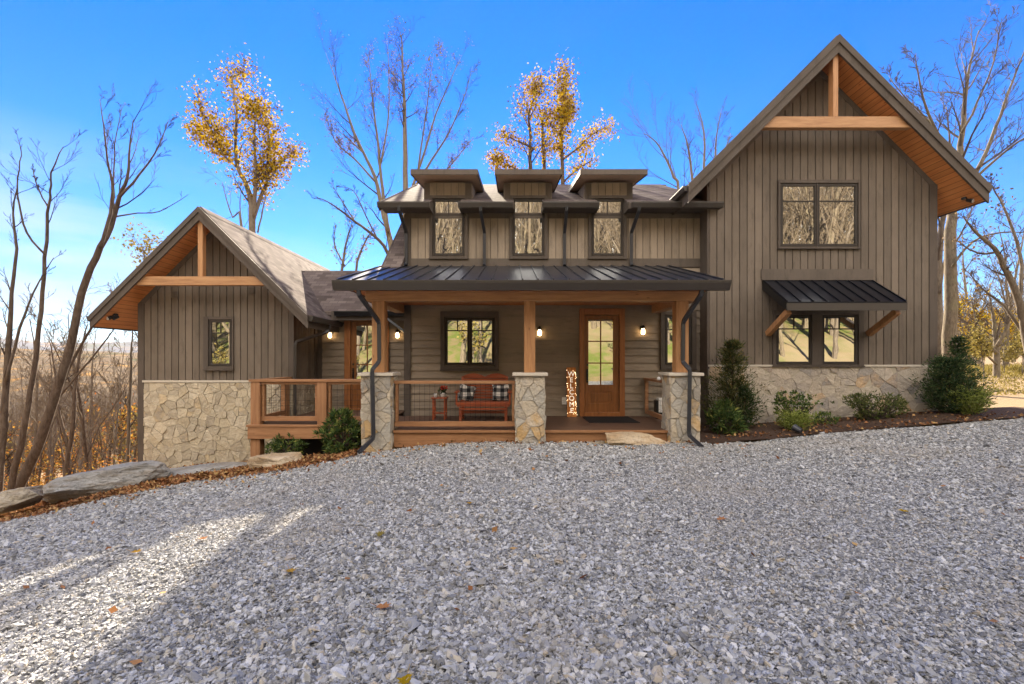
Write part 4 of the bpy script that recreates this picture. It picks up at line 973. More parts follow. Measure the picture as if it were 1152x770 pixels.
# spotlight
sp = empty('garden_spotlight', (at(898, 9.45), 9.45, Hz(at(898,9.45), 9.45)+.05), 'small black spotlight at the edge of the mulch bed', 'spotlight'); c = Vector(sp.location)
m = MB(); m.tube([c+Vector((0,0,-.05)), c+Vector((0,0,.05))], .012, 6); m.build('stake', M['black_metal'], sp)
m = MB(); m.tube([c+Vector((.03,-.06,.05)), c+Vector((0,.0,.07)), c+Vector((-.04,.08,.11))], [.05,.062,.075], 14); m.build('lamp_head', M['charcoal'], sp)
m = MB(); m.tube([c+Vector((-.041,.082,.111)), c+Vector((-.044,.088,.114))], .062, 14); m.build('lens', M['awning_metal'], sp)

# ------------------------------------------------------------------ trees
def limb(m, pts, rad, k): m.tube(pts, rad, k, False)
class Tree:
    def __init__(s, seed): s.r = random.Random(seed); s.trunk = MB(); s.crown = MB(); s.tips = []
    def curve(s, p, d, L, r, nseg, wig, up):
        pts = [Vector(p)]; d = Vector(d).normalized(); rg = s.r
        for i in range(nseg):
            d = (d+Vector((rg.gauss(0, wig), rg.gauss(0, wig), rg.gauss(0, wig)+up))).normalized(); pts.append(pts[-1]+d*(L/nseg))
        return pts
    def twigs(s, pts, r0, L, lvl, P_):
        """spawn children along pts"""
        rg = s.r; n = P_['n'][lvl]; N = len(pts)-1
        for i in range(n):
            t = P_['t0'] + (1-P_['t0'])*((i+rg.random())/n) if lvl == 0 else .22+.78*((i+rg.random())/n)
            f = t*N; a = min(N-1, int(f)); p = pts[a].lerp(pts[a+1], f-a); d = (pts[a+1]-pts[a]).normalized()
            side = Vector((rg.gauss(0,1), rg.gauss(0,1), rg.gauss(0,.6))); side = (side-d*side.dot(d)).normalized()
            an = R(rg.uniform(*P_['ang'])); dd = d*math.cos(an)+side*math.sin(an)
            l = L*P_['len'][lvl]*rg.uniform(.6, 1.15)*(1-.35*t); r = max(P_['rmin'], r0*(1-.75*t)*P_['rr'])
            ns = 5 if lvl == 0 else (4 if lvl == 1 else 3)
            c = s.curve(p, dd, l, r, ns, P_['wig'], P_['up']); rads = [max(P_['rmin'], r*(1-.85*j/ns)) for j in range(ns+1)]; rads[-1] = P_['rmin']*.6
            s.crown.tube(c, rads, 5 if r > .03 else 3, False)
            if lvl+1 < len(P_['n']): s.twigs(c, r, l, lvl+1, P_)
            else: s.tips += [c[-1], c[-2].lerp(c[-1], .4)]
            if lvl >= 1: s.tips.append(c[len(c)//2])
PR = dict(n=(8, 6, 5), len=(.42, .5, .5), ang=(22, 55), wig=.10, up=.07, rr=.5, rmin=.005, t0=.25)
WS = [.8]
def pixstem(pts, D, dD=0.0):
    """[(px, py, width_px)...] at distance D -> points and radii in metres; dD: lean in depth over the stem"""
    n = len(pts); o = []; r = []
    for i, (a, b, w) in enumerate(pts):
        d = D+dD*i/max(1, n-1); o.append(P(a, b, d)); r.append(w*d/F/2*WS[0])
    return o, r
def smooth_line(p, r, m=3):
    q = []; rr = []
    for i in range(len(p)-1):
        p0 = p[max(0, i-1)]; p1 = p[i]; p2 = p[i+1]; p3 = p[min(len(p)-1, i+2)]
        for j in range(m):
            t = j/m; q.append(.5*((2*p1)+(p2-p0)*t+(2*p0-5*p1+4*p2-p3)*t*t+(-p0+3*p1-3*p2+p3)*t**3)); rr.append(r[i]+(r[i+1]-r[i])*t)
    q.append(p[-1]); rr.append(r[-1]); return q, rr
def tree(name, label, D, stems, seed, bark='bark_grey', twig='twig_grey', P_=None, leaves=None, cat='tree', group=None, to_ground=True):
    """stems: list of (pixel points, depth lean, params override)"""
    T = Tree(seed); base = None
    for k, st in enumerate(stems):
        pts, dD = st[0], st[1]; par = dict(PR); par.update(P_ or {}); par.update(st[2] if len(st) > 2 else {})
        o, r = pixstem(pts, D, dD)
        if k == 0 and to_ground:
            g = Hz(o[0].x, D); b = Vector((o[0].x+(o[0].x-o[1].x)*.1, D, g-.15))
            if o[0].z > g+.3: o = [b]+o; r = [r[0]*1.12]+r
        if base is None: base = o[0].copy()
        q, rr = smooth_line(o, r); T.r = random.Random(seed*31+k)
        q = [p+Vector((T.r.gauss(0,.012), T.r.gauss(0,.012), 0))*(.5+r[0]*3) for p in q]
        T.trunk.tube(q, rr, 10 if r[0] > .06 else 7, True)
        L = sum((q[i+1]-q[i]).length for i in range(len(q)-1))
        T.twigs(q, rr[len(rr)//3], L*par.get('L', 1), 0, par)
    root = empty(name, tuple(base), label, cat, group)
    T.trunk.build('trunk', M[bark], root, smooth=True)
    v = T.crown
    v.build('crown', M[twig], root)
    if leaves:
        n, size, mat, clump = leaves; rng = np.random.default_rng(seed); tp = np.array([tuple(t) for t in T.tips])
        keep = np.array([mnoise.noise(Vector(t)*clump+Vector((seed, 0, 0))) for t in tp]); w = np.clip(keep+.38, .06, 1); w /= w.sum()
        idx = rng.choice(len(tp), n, p=w); C = tp[idx]+rng.normal(size=(n, 3))*(size*1.2+  .10*(size > .14)+.04); Dd = unit(rng.normal(size=(n, 3))-np.array([0, 0, .6]))
        vv, ff = quads(C, Dd, rand_side(Dd, rng), size*rng.uniform(.6, 1.3, n), size*.8*rng.uniform(.6, 1.2, n), .2)
        mesh_obj('foliage', vv, ff, M[mat], root)
    return root
WS[0] = .68
# left foreground trees
LF = dict(n=(9, 6, 5), len=(.34, .52, .5), ang=(14, 42), t0=.35, rmin=.0035, wig=.10, rr=.5)
tree('bare_tree', 'thick bare tree leaning right over the left slope, its crown level with the yellow tree', 11.0,
     [([(22,545,15),(42,505,13.5),(60,450,12.5),(78,395,11.5),(92,330,10.5),(108,290,9.5),(124,256,8),(134,222,6),(143,200,4.5),(146,165,2.5),(150,135,1)], .6, dict(t0=.62, n=(7,5,4), L=.55)),
      ([(112,280,5.5),(124,240,5),(126,205,4),(121,180,3),(116,140,2),(112,112,.8)], .3, dict(L=.6)),
      ([(134,222,4.5),(158,196,3.2),(180,162,2),(190,135,.8)], .5, dict(L=.7)),
      ([(130,244,2.8),(155,240,2),(180,238,1.5),(212,219,.6)], .4, dict(n=(4,3,3), L=.4)),
      ([(128,235,2.5),(128,190,2),(131,150,1.4),(140,115,.6)], .2, dict(L=.5))], 101, 'bark_dark', 'twig', LF)
tree('bare_tree', 'slim upright bare tree left of the thick leaning one', 10.6,
     [([(12,548,9),(28,480,8),(38,420,7),(46,350,6),(51,290,5),(54,240,4),(57,215,3),(58,195,2.4),(70,165,1)], .3, dict(t0=.6, n=(6,5,4), L=.45)),
      ([(51,287,3.4),(30,262,3),(22,232,2.5),(20,200,2),(24,175,1.3),(20,155,.6)], .3, dict(n=(5,4,3), L=.5)),
      ([(55,235,2.4),(44,215,2),(37,190,1)], .2, dict(L=.5))], 102, 'bark_dark', 'twig', LF)
tree('bare_tree', 'bare tree cut by the left edge of the picture', 9.9,
     [([(-4,560,12),(3,480,10),(8,400,8),(14,330,5),(18,280,4),(14,240,2.6),(20,205,1)], .3, dict(L=.3, n=(9,5,4))), ([(6,430,5),(22,370,4),(38,330,2.5),(60,290,1)], .2, dict(L=.5, n=(6,4,3)))], 103, 'bark_dark', 'twig', LF)
tree('bare_tree', 'thin bare tree arching right, its top touching the left roof corner', 12.0,
     [([(28,545,6),(50,470,5.5),(70,430,5),(90,390,4),(112,355,3),(128,330,1.5)], .4, dict(L=.4, n=(7,4,3))), ([(52,465,4),(80,430,3),(110,395,2.4),(136,360,1.2)], .5, dict(L=.3, n=(6,4,3)))], 104, 'bark_dark', 'twig', LF)
tree('bare_tree', 'forked bare tree low behind the large grey slab', 14.0,
     [([(75,525,7),(82,480,6),(84,440,5),(90,400,3.5),(98,365,1.2)], .2, dict(L=.45, n=(8,5,3))), ([(78,505,5),(66,465,4),(62,420,3),(55,380,1)], .3, dict(L=.5, n=(7,4,3)))], 105, 'bark_dark', 'twig', LF)
tree('bare_tree', 'slim bare tree just left of the house corner', 13.0,
     [([(143,530,5.5),(145,470,5),(147,420,4),(148,390,2.5),(150,350,1)], .2, dict(L=.35, n=(9,5,3)))], 106, 'bark_grey', 'twig_red', LF)
WS[0] = .8
# trees beyond the roofs
YL_ = dict(n=(12, 7, 6), len=(.145, .6, .5), ang=(25, 60), t0=.2, rmin=.007, wig=.13, up=.04)
tree('yellow_tree', 'tree with golden autumn leaves behind the left wing roof', 26.0,
     [([(284,262,9),(283,230,8),(276,205,6),(267,188,5),(265,160,4),(266,125,3),(262,100,2),(261,84,1)], .6),
      ([(285,245,6),(287,215,5),(288,190,4),(286,150,3),(290,120,1)], -.8),
      ([(284,250,6),(292,225,5),(300,205,4),(302,170,3),(301,135,2),(298,112,1)], .8),
      ([(266,188,3),(252,175,2.5),(240,150,2),(226,125,1.4),(222,105,.7)], -1.0),
      ([(300,205,3),(312,190,2.2),(324,175,1.5),(334,172,.7)], 1.0, dict(n=(6,5,4))),
      ([(252,175,2),(236,160,1.4),(220,142,.7)], .5, dict(n=(6,5,4)))], 118, 'bark_grey', 'twig', dict(YL_, L=.85), (8200, .15, 'leaf_yellow', .4))
tree('shrubby_tree', 'small bare leafless tree at the foot of the golden tree behind the ridge', 23.0,
     [([(272,262,2.6),(262,245,2),(255,225,1.4),(250,205,.7)], .2), ([(290,262,2.4),(296,235,2),(300,215,.8)], .3), ([(273,258,2),(270,235,1.6),(271,215,.7)], .0)], 112, 'bark_grey', 'twig_grey', dict(L=.5, n=(5,4,3)))
tree('yellow_tree', 'tree with golden autumn leaves behind the middle dormer', 30.0,
     [([(597,215,6),(596,180,5),(597,155,4),(595,130,3),(600,112,1)], .5), ([(612,215,6),(612,180,5),(610,150,4),(612,128,1.5)], -.6),
      ([(634,215,6),(632,175,5),(631,150,4),(634,120,3),(637,95,1.5),(636,83,.7)], .7), ([(633,180,3),(652,165,2.4),(668,150,1.6),(684,143,.7)], .5, dict(n=(7,5,4))),
      ([(596,165,3),(580,158,2),(566,152,1)], -.5, dict(n=(6,5,4))), ([(634,205,3),(650,190,2.2),(668,180,1)], -.5, dict(n=(6,5,4))), ([(596,200,3),(580,190,2),(560,180,.8)], .5, dict(n=(6,5,4)))],
     113, 'bark_dark', 'twig', dict(YL_, L=.9), (8600, .16, 'leaf_yellow', .4))
CT = dict(n=(12, 7, 4), len=(.19, .52, .5), ang=(18, 48), t0=.3, rmin=.005, wig=.09, up=.08)
WS[0] = .6
tree('big_bare_tree', 'huge fan shaped bare tree with russet twigs behind the left end of the dormers', 24.0,
     [([(446,330,12),(442,290,11),(437,262,10),(430,235,8),(422,200,6.5),(408,170,5),(395,140,4),(385,110,3),(374,80,1.8),(366,58,.8)], 1.0),
      ([(437,262,7),(432,225,6),(428,190,5),(424,150,4),(420,120,3),(417,88,2),(414,62,.8)], -1.2),
      ([(456,330,10),(456,250,10),(456,205,9.5),(456,165,8.5),(455,120,6),(453,80,4),(452,40,1.5)], .3, dict(t0=.55, n=(24,6,4), len=(.14,.5,.5), ang=(30,70))),
      ([(454,240,6),(466,205,5),(478,170,4),(490,130,3),(505,95,2),(520,62,.8)], 1.4),
      ([(464,215,5),(486,180,4),(505,150,3),(520,115,2),(532,75,.8)], -1.2),
      ([(462,225,4),(490,205,3.4),(512,180,2.4),(532,155,1)], .8), ([(470,195,4),(476,150,3),(482,105,2),(488,60,.8)], -.8),
      ([(422,205,4),(400,180,3.4),(378,160,2.4),(366,130,1)], -.8), ([(428,185,4),(436,140,3),(438,95,2),(436,50,.8)], .8), ([(408,172,3),(396,160,2.5),(378,145,1)], 1.2)],
     121, 'bark_pale', 'twig_red', CT, (3200, .085, 'leaf_russet', .35))
tree('bare_tree', 'bare tree with long low arm reaching left above the porch roof', 20.0,
     [([(440,325,7),(436,285,6.5),(420,265,5.5),(400,250,4.5),(382,236,3.4),(366,226,2),(356,222,.8)], -1.0, dict(L=.4, n=(9,5,4))),
      ([(400,250,2.6),(384,225,2),(372,205,.9)], .3, dict(L=.8)), ([(425,270,3),(410,240,2.4),(398,215,1.6),(380,210,.7)], .5, dict(L=.7))], 122, 'bark_dark', 'twig', CT)
WS[0] = .8
tree('bare_tree', 'small bushy bare tree just above the low connecting roof', 27.0,
     [([(384,325,4),(386,295,3.4),(390,270,2.5),(396,252,1)], .3, dict(L=.7, n=(12,6,4))), ([(400,325,4),(402,295,3.2),(412,270,2.2),(420,258,1)], -.4, dict(L=.7, n=(12,6,4))), ([(388,300,2.4),(376,275,1.8),(378,255,.8)], .3, dict(L=.8))], 123, 'bark_grey', 'twig_red', CT, (300, .12, 'leaf_gyellow', .5))
tree('bare_tree', 'fine twigged bare tree between the golden tree and the tall gable', 36.0,
     [([(764,225,4),(758,200,3.6),(750,180,3),(738,160,2),(724,150,.8)], .5), ([(781,225,4),(778,195,3.4),(774,165,2.6),(766,140,.8)], -.5), ([(790,225,4),(792,190,3.4),(792,150,2.4),(784,118,.8)], .5),
      ([(800,225,4),(804,190,3.2),(806,155,2),(812,122,.8)], -.5), ([(804,195,2.5),(815,170,1.8),(822,150,.8)], .6)], 124, 'bark_grey', 'twig_grey', dict(n=(10,6,5), len=(.3,.5,.5), ang=(18,45), t0=.15, rmin=.008))
# right trees
WS[0] = .72
RT = dict(n=(12, 7, 5), len=(.22, .52, .5), ang=(20, 52), t0=.3, rmin=.006, wig=.09, up=.06)
tree('big_bare_tree', 'tallest bare tree at the right corner of the house with mossy trunk', 15.0,
     [([(1068,462,20),(1068,400,18),(1069,330,16),(1069,260,14),(1074,228,11),(1079,190,9),(1082,150,7),(1086,110,5),(1092,70,3),(1100,35,1)], .8, dict(t0=.5)),
      ([(1072,235,8),(1092,205,6.5),(1110,170,5),(1125,130,4),(1140,90,2.6),(1155,50,1)], .8), ([(1078,195,6),(1062,165,5),(1045,130,3.6),(1035,95,2.4),(1030,60,1)], -.8),
      ([(1092,205,4.5),(1120,180,3.6),(1145,160,2.6),(1172,145,1)], -1.0), ([(1082,150,4),(1100,115,3),(1118,70,2),(1126,25,.8)], -.8), ([(1050,142,3),(1028,120,2.4),(1010,100,1.6),(1000,85,.7)], .6),
      ([(1071,300,4),(1095,272,3.4),(1125,262,2.4),(1160,262,.9)], -.6, dict(n=(6,5,3)))], 131, 'bark_pale', 'twig_grey', RT)
tree('bare_tree', 'thinner bare trunk close behind the tallest tree at the house corner', 17.0,
     [([(1056,462,12),(1057,400,11),(1056,330,10),(1058,270,8),(1064,220,6),(1070,170,3),(1064,120,1)], .3, dict(t0=.4)), ([(1057,330,4),(1064,290,3.6),(1080,265,2.6),(1096,230,1)], .4)], 132, 'bark_grey', 'twig_grey', RT)
tree('bare_tree', 'bare tree leaning in from the right edge with long arching branches', 14.0,
     [([(1166,470,14),(1158,400,12),(1148,345,10),(1135,310,8),(1118,280,6),(1098,262,4),(1085,245,2)], -.5, dict(n=(14,6,4), L=.5)), ([(1146,340,6),(1150,300,5),(1140,260,4),(1125,225,2.5),(1112,205,1)], .8, dict(L=.7)),
      ([(1120,284,4),(1100,285,3),(1075,270,1.4)], .6, dict(n=(8,5,3), L=.7)), ([(1155,380,5),(1130,345,4),(1105,325,2.6),(1088,305,1)], .4, dict(n=(9,5,3), L=.6))], 133, 'bark_grey', 'twig_grey', RT, (240, .09, 'leaf_russet', .6))
tree('bare_tree', 'short bare tree on the sunlit verge at the right edge', 20.0,
     [([(1121,462,10),(1121,430,9),(1121,400,8),(1120,380,6),(1117,355,4),(1112,330,1.6)], .3, dict(t0=.35, n=(9,6,4))), ([(1121,398,5),(1108,380,4),(1098,358,2.6),(1092,335,1)], .5), ([(1121,390,5),(1132,370,4),(1136,345,2.6),(1132,318,1)], -.5), ([(1121,410,3.5),(1106,395,2.6),(1090,372,1)], -.5)],
     134, 'bark_pale', 'twig_grey', dict(RT, len=(.42,.5,.5)))
WS[0] = .8
# background wood: five grown trees, then copies
def grown(seed, h, r, label, group, bark='bark_grey', twig='twig_grey', loc=(0, 0), lean=.05, forks=2, leaves=None, P_=None, name='woodland_tree'):
    T = Tree(seed); rg = random.Random(seed); par = dict(n=(9, 5, 3), len=(.34, .5, .55), ang=(20, 50), wig=.11, up=.08, rr=.55, rmin=.009, t0=.3); par.update(P_ or {})
    z = Hz(*loc); b = Vector((loc[0], loc[1], z-.2))
    main = T.curve(b, (rg.uniform(-lean, lean), rg.uniform(-lean, lean), 1), h, r, 9, .05, .03); rads = [r*(1-.85*i/9) for i in range(10)]
    T.trunk.tube(main, rads, 7); T.r = rg; T.twigs(main, r*.8, h, 0, par)
    for k in range(forks):
        i = rg.randint(2, 4); f = T.curve(main[i], (rg.uniform(-.6, .6), rg.uniform(-.6, .6), 1), h*.55, r*.5, 6, .08, .05); T.trunk.tube(f, [r*.5*(1-.85*j/6) for j in range(7)], 6); T.twigs(f, r*.4, h*.5, 0, par)
    root = empty(name, tuple(b), label, 'tree', group); T.trunk.build('trunk', M[bark], root); T.crown.build('crown', M[twig], root)
    if leaves:
        n, size, mat = leaves; rng = np.random.default_rng(seed); tp = np.array([tuple(t) for t in T.tips]); C = tp[rng.integers(0, len(tp), n)]+rng.normal(size=(n, 3))*size; Dd = unit(rng.normal(size=(n, 3)))
        vv, ff = quads(C, Dd, rand_side(Dd, rng), size*rng.uniform(.6, 1.2, n), size*.8, .2); mesh_obj('foliage', vv, ff, M[mat], root)
    return root
def dup(root, loc, rz=0, sc=1, label=None, group=None):
    r = root.copy(); COL.objects.link(r); r.location = loc; r.rotation_euler = (0, 0, rz); r.scale = (sc, sc, sc)
    if label: r['label'] = label
    if group: r['group'] = group
    for ch in root.children:
        c = ch.copy(); COL.objects.link(c); c.parent = r
    return r
G1 = 'bare trees in the wood left of the house'; L1 = 'slender bare tree in the autumn wood beyond the boulders left of the house'
G2 = 'bare trees in the wood right of the house'; L2 = 'bare tree in the wood beyond the verge right of the house'
protos = [grown(201, 8.5, .085, L1, G1, 'bark_dark', 'twig_wood', (-15.2, 20)), grown(202, 9.5, .10, L1, G1, 'bark_grey', 'twig_wood', (-19.5, 26)), grown(203, 7, .06, L1, G1, 'bark_dark', 'twig_wood', (-12.2, 18), .12, 3),
          grown(204, 10, .12, L1, G1, 'bark_grey', 'twig_wood', (-26, 33)), grown(205, 5.5, .045, L1, G1, 'bark_grey', 'twig_wood', (-14.0, 16), .2, 3)]
gr = random.Random(77)
cnt = 0
while cnt < 92:
    y = 14+gr.random()**1.3*52; pxx = gr.uniform(-110, 172)
    x = X(pxx, y)
    if x > -9.9 or (y < 19 and x > -11): continue
    dup(gr.choice(protos), (x, y, Hz(x, y)-.2), gr.uniform(0, 6.28), gr.uniform(.55, 1.0) if y > 20 else gr.uniform(.4, .75)); cnt += 1
p2 = [grown(211, 9, .11, L2, G2, 'bark_grey', 'twig_wood', (30.5, 28)), grown(212, 11, .15, L2, G2, 'bark_pale', 'twig_wood', (36, 35))]
cnt = 0
while cnt < 34:
    y = 25+gr.random()*45; pxx = gr.uniform(1060, 1235); x = X(pxx, y)
    dup(gr.choice(p2), (x, y, Hz(x, y)-.2), gr.uniform(0, 6.28), gr.uniform(.5, .8)); cnt += 1
# leafy orange / yellow saplings
G3 = 'leafy autumn saplings in the left wood'; L3 = 'small sapling with orange and yellow leaves in the wood left of the house'
q = grown(221, 3.0, .03, L3, G3, 'bark_grey', 'twig', (-13.3, 17.5), .2, 3, (420, .10, 'leaf_brush'), dict(n=(7, 4, 3)), 'autumn_sapling')
q2 = grown(222, 2.6, .025, L3, G3, 'bark_grey', 'twig', (-17.0, 22), .2, 3, (500, .10, 'leaf_gyellow'), dict(n=(7, 4, 3)), 'autumn_sapling')
cnt = 0
while cnt < 75:
    y = 15+gr.random()*48; x = X(gr.uniform(-60, 165), y)
    if x > -10.2: continue
    dup(gr.choice((q, q2, q)), (x, y, Hz(x, y)-.1), gr.uniform(0, 6.28), gr.uniform(.5, 1.25)*(1 if y < 28 else 1.7)); cnt += 1
G4 = 'yellow brush along the right verge'; L4 = 'yellow leaved bush on the sunlit verge right of the house'
q3 = grown(223, 2.2, .025, L4, G4, 'bark_grey', 'twig', (24.5, 24), .25, 3, (700, .10, 'leaf_gyellow'), dict(n=(7, 4, 3)), 'yellow_bush')
for k in range(16):
    y = gr.uniform(19, 34); x = X(gr.uniform(1090, 1200), y); dup(q3, (x, y, Hz(x, y)-.1), gr.uniform(0, 6.28), gr.uniform(.5, 1.2))
q4 = grown(224, 4.2, .05, 'larger bush with yellow leaves at the wood edge right of the house', 'yellow bushes at the wood edge', 'bark_grey', 'twig', (27, 27), .2, 3, (900, .13, 'leaf_yellow'), dict(n=(8, 4, 3)), 'autumn_sapling')
for k in range(5):
    y = gr.uniform(28, 40); x = X(gr.uniform(1085, 1170), y); dup(q4, (x, y, Hz(x, y)-.1), gr.uniform(0, 6.28), gr.uniform(.6, 1.0))
# the tree sprig seen over the left rake
tree('yellow_tree', 'green and yellow treetop just showing over the left slope of the left gable', 24.0,
     [([(168,340,4),(166,310,3.4),(163,292,2.4),(160,277,1)], .2, dict(L=.5))], 141, 'bark_grey', 'twig', dict(n=(6,4,3), len=(.25,.5,.5), t0=.6), (420, .16, 'leaf_gyellow', .4))

# ------------------------------------------------------------------ stuff
def instancer(name, pts, rot, scl, build_inst, mat=None, label=None):
    me = bpy.data.meshes.new(name); me.vertices.add(len(pts)); me.vertices.foreach_set('co', np.asarray(pts, np.float32).ravel())
    a = me.attributes.new('rot', 'FLOAT_VECTOR', 'POINT'); a.data.foreach_set('vector', np.asarray(rot, np.float32).ravel())
    a = me.attributes.new('scl', 'FLOAT_VECTOR', 'POINT'); a.data.foreach_set('vector', np.asarray(scl, np.float32).ravel())
    me.update(); o = bpy.data.objects.new(name, me); COL.objects.link(o); o['kind'] = 'stuff'
    if label: o['label'] = label
    ng = bpy.data.node_groups.new(name, 'GeometryNodeTree'); ng.interface.new_socket('Geometry', in_out='INPUT', socket_type='NodeSocketGeometry'); ng.interface.new_socket('Geometry', in_out='OUTPUT', socket_type='NodeSocketGeometry')
    N = ng.nodes; Lk = ng.links.new; gi = N.new('NodeGroupInput'); go = N.new('NodeGroupOutput'); g2i = N.new('GeometryNodeGeometryToInstance')
    for s in reversed(build_inst(ng)): Lk(s, g2i.inputs[0])
    ip = N.new('GeometryNodeInstanceOnPoints'); Lk(gi.outputs[0], ip.inputs['Points']); Lk(g2i.outputs[0], ip.inputs['Instance']); ip.inputs['Pick Instance'].default_value = True
    for nm, sock in (('rot', 'Rotation'), ('scl', 'Scale')):
        na = N.new('GeometryNodeInputNamedAttribute'); na.data_type = 'FLOAT_VECTOR'; na.inputs['Name'].default_value = nm
        if sock == 'Rotation':
            e = N.new('FunctionNodeEulerToRotation'); Lk(na.outputs['Attribute'], e.inputs[0]); Lk(e.outputs[0], ip.inputs[sock])
        else: Lk(na.outputs['Attribute'], ip.inputs[sock])
    out = ip.outputs[0]
    if mat:
        sm = N.new('GeometryNodeSetMaterial'); sm.inputs['Material'].default_value = mat; Lk(out, sm.inputs['Geometry']); out = sm.outputs[0]; me.materials.append(mat)
    Lk(out, go.inputs[0]); md = o.modifiers.new('scatter', 'NODES'); md.node_group = ng; return o
def stone_inst(ng):
    outs = []
    for k in range(7):
        ico = ng.nodes.new('GeometryNodeMeshIcoSphere'); ico.inputs['Radius'].default_value = .5; ico.inputs['Subdivisions'].default_value = 2 if k < 5 else 1
        if k >= 7: ico = ico
        nz = ng.nodes.new('ShaderNodeTexNoise'); nz.noise_dimensions = '4D'; nz.inputs['W'].default_value = k*7.3; nz.inputs['Scale'].default_value = 1.9; nz.inputs['Detail'].default_value = 0
        sb = ng.nodes.new('ShaderNodeVectorMath'); sb.operation = 'SUBTRACT'; ng.links.new(nz.outputs['Color'], sb.inputs[0]); sb.inputs[1].default_value = (.5, .5, .5)
        sc = ng.nodes.new('ShaderNodeVectorMath'); sc.operation = 'SCALE'; ng.links.new(sb.outputs[0], sc.inputs[0]); sc.inputs['Scale'].default_value = 1.5
        sp = ng.nodes.new('GeometryNodeSetPosition'); ng.links.new(ico.outputs['Mesh'], sp.inputs['Geometry']); ng.links.new(sc.outputs[0], sp.inputs['Offset'])
        ss = ng.nodes.new('GeometryNodeSetShadeSmooth'); ss.inputs['Shade Smooth'].default_value = False; ng.links.new(sp.outputs[0], ss.inputs['Geometry']); outs.append(ss.outputs[0])
    return outs
rs = np.random.default_rng(9)
pts = []
def band(y0, y1, dens, size, xm):
    A = (y1-y0)*2*xm; n = int(A*dens); x = rs.uniform(-xm, xm, n); y = rs.uniform(y0, y1, n)
    k = (np.abs(x) < np.maximum(y, 0)*1.45+2.6) & (y < edgeY(x)-.02) & (x > -12.8) & (x < 15.5); x, y = x[k], y[k]; tr_ = .5+.5*np.sin(x*1.05+.5*np.sin(y*.5)+1.2); s = size*np.exp(rs.normal(0, .36, len(x)))*(.78+.32*tr_)
    return np.stack([x, y, s], 1)
B = np.concatenate([band(-1.5, .9, 2400, .022, 4.5), band(.9, 2.6, 4900, .0212, 6.3), band(2.6, 4.2, 5600, .019, 8.7), band(4.2, 6.2, 5200, .018, 11.6), band(6.2, 10.4, 3300, .021, 15)])
n = len(B); z = gravZ(B[:, 0], B[:, 1]); ed = edgeY(B[:, 0])-B[:, 1]
z = z-.04*sstep(.5, 0, ed)*((B[:, 0] < -3.2) | (B[:, 0] > 3.8))
pts = np.stack([B[:, 0], B[:, 1], z+rs.uniform(-.2, .45, n)*B[:, 2]], 1)
rot = np.stack([rs.normal(0, .45, n), rs.normal(0, .45, n), rs.uniform(0, 6.28, n)], 1)
scl = B[:, 2:3]*np.stack([rs.uniform(.9, 1.5, n), rs.uniform(.65, 1.05, n), rs.uniform(.38, .75, n)], 1)
instancer('gravel', pts, rot, scl, stone_inst, M['stones'], 'crushed grey stone covering the drive')
print('gravel stones', n)
# fallen leaves
def litter(name, x, y, z, size, mat, label, tilt=.5):
    n = len(x); a = rs.uniform(0, 6.28, n); Dd = unit(np.stack([np.cos(a), np.sin(a), rs.normal(0, tilt, n)], 1)); S = unit(np.cross(Dd, np.stack([rs.normal(0, .35, n), rs.normal(0, .35, n), np.ones(n)], 1)))
    C = np.stack([x, y, z+rs.uniform(.01, .035, n)], 1)
    v, f = quads(C, Dd, S, size*rs.uniform(.6, 1.3, n), size*.75*rs.uniform(.7, 1.2, n), .25); o = mesh_obj(name, v, f, mat); o['kind'] = 'stuff'; o['label'] = label; return o
x = []; y = []
n = 9000; xx = rs.uniform(-8.9, -2.95, n); off = rs.normal(.12, .26, n); yy = edgeY(xx)+off
w = np.clip(mnoise.noise(Vector((0,0,0)))+1, 0, 1)
keep = np.array([mnoise.noise(Vector((a*1.3, b*1.3, 0))) > -.12 for a, b in zip(xx, yy)]) | (off > .1); x.append(xx[keep]); y.append(yy[keep])
n = 1200; xx = rs.uniform(-9, 4.5, n); yy = edgeY(xx)-np.abs(rs.normal(0, .8, n)); k = rs.random(n) < np.where(xx < -2.9, .5, .22); x.append(xx[k]); y.append(yy[k])
n = 55; yy = rs.uniform(1.8, 8, n); xx = rs.uniform(-1.1, 1.1, n)*yy*1.15; x.append(xx); y.append(yy)
n = 900; xx = rs.uniform(3.9, 10.8, n); yy = rs.uniform(9.15, 11, n); x.append(xx); y.append(np.maximum(yy, edgeY(xx)-.05))
n = 260; xx = rs.uniform(-2.9, 3.7, n); yy = rs.normal(8.9, .12, n); x.append(xx[yy < 9]); y.append(yy[yy < 9])
x = np.concatenate(x); y = np.concatenate(y); z = gravZ(x, y)+.02*(y > edgeY(x))*(x > 3.8)
litter('fallen_leaves', x, y, z, .07, M['leaf_litter'], 'dry brown leaves gathered along the rocks and the mulch bed')
# woodland floor litter and low brush, left
n = 42000; yy = 9.2+rs.random(n)**1.5*26; pxx = rs.uniform(-140, 240, n); xx = (pxx-576)*yy/F; k = (xx < -9.6) | (yy < 11.2) & (yy > edgeY(xx)); xx, yy = xx[k], yy[k]
litter('leaf_litter', xx, yy, H(xx, yy)+0, .14, M['leaf_litter'], 'deep autumn leaf litter on the wooded slope', .5)
n = 60000; cx = rs.uniform(0, 1, 420); cyy = 12.5+cx**1.2*40; cpx = rs.uniform(-120, 168, 420); cxx = (cpx-576)*cyy/F; g = cxx < -10.4; cxx, cyy = cxx[g], cyy[g]
i = rs.integers(0, len(cxx), n); xx = cxx[i]+rs.normal(0, .5, n); yy = cyy[i]+rs.normal(0, .5, n); zz = H(xx, yy)+np.abs(rs.normal(0, .38, n))
Dd = unit(rs.normal(size=(n, 3))); v, f = quads(np.stack([xx, yy, zz], 1), Dd, rand_side(Dd, rs), .07*rs.uniform(.5, 1.3, n), .045, .2)
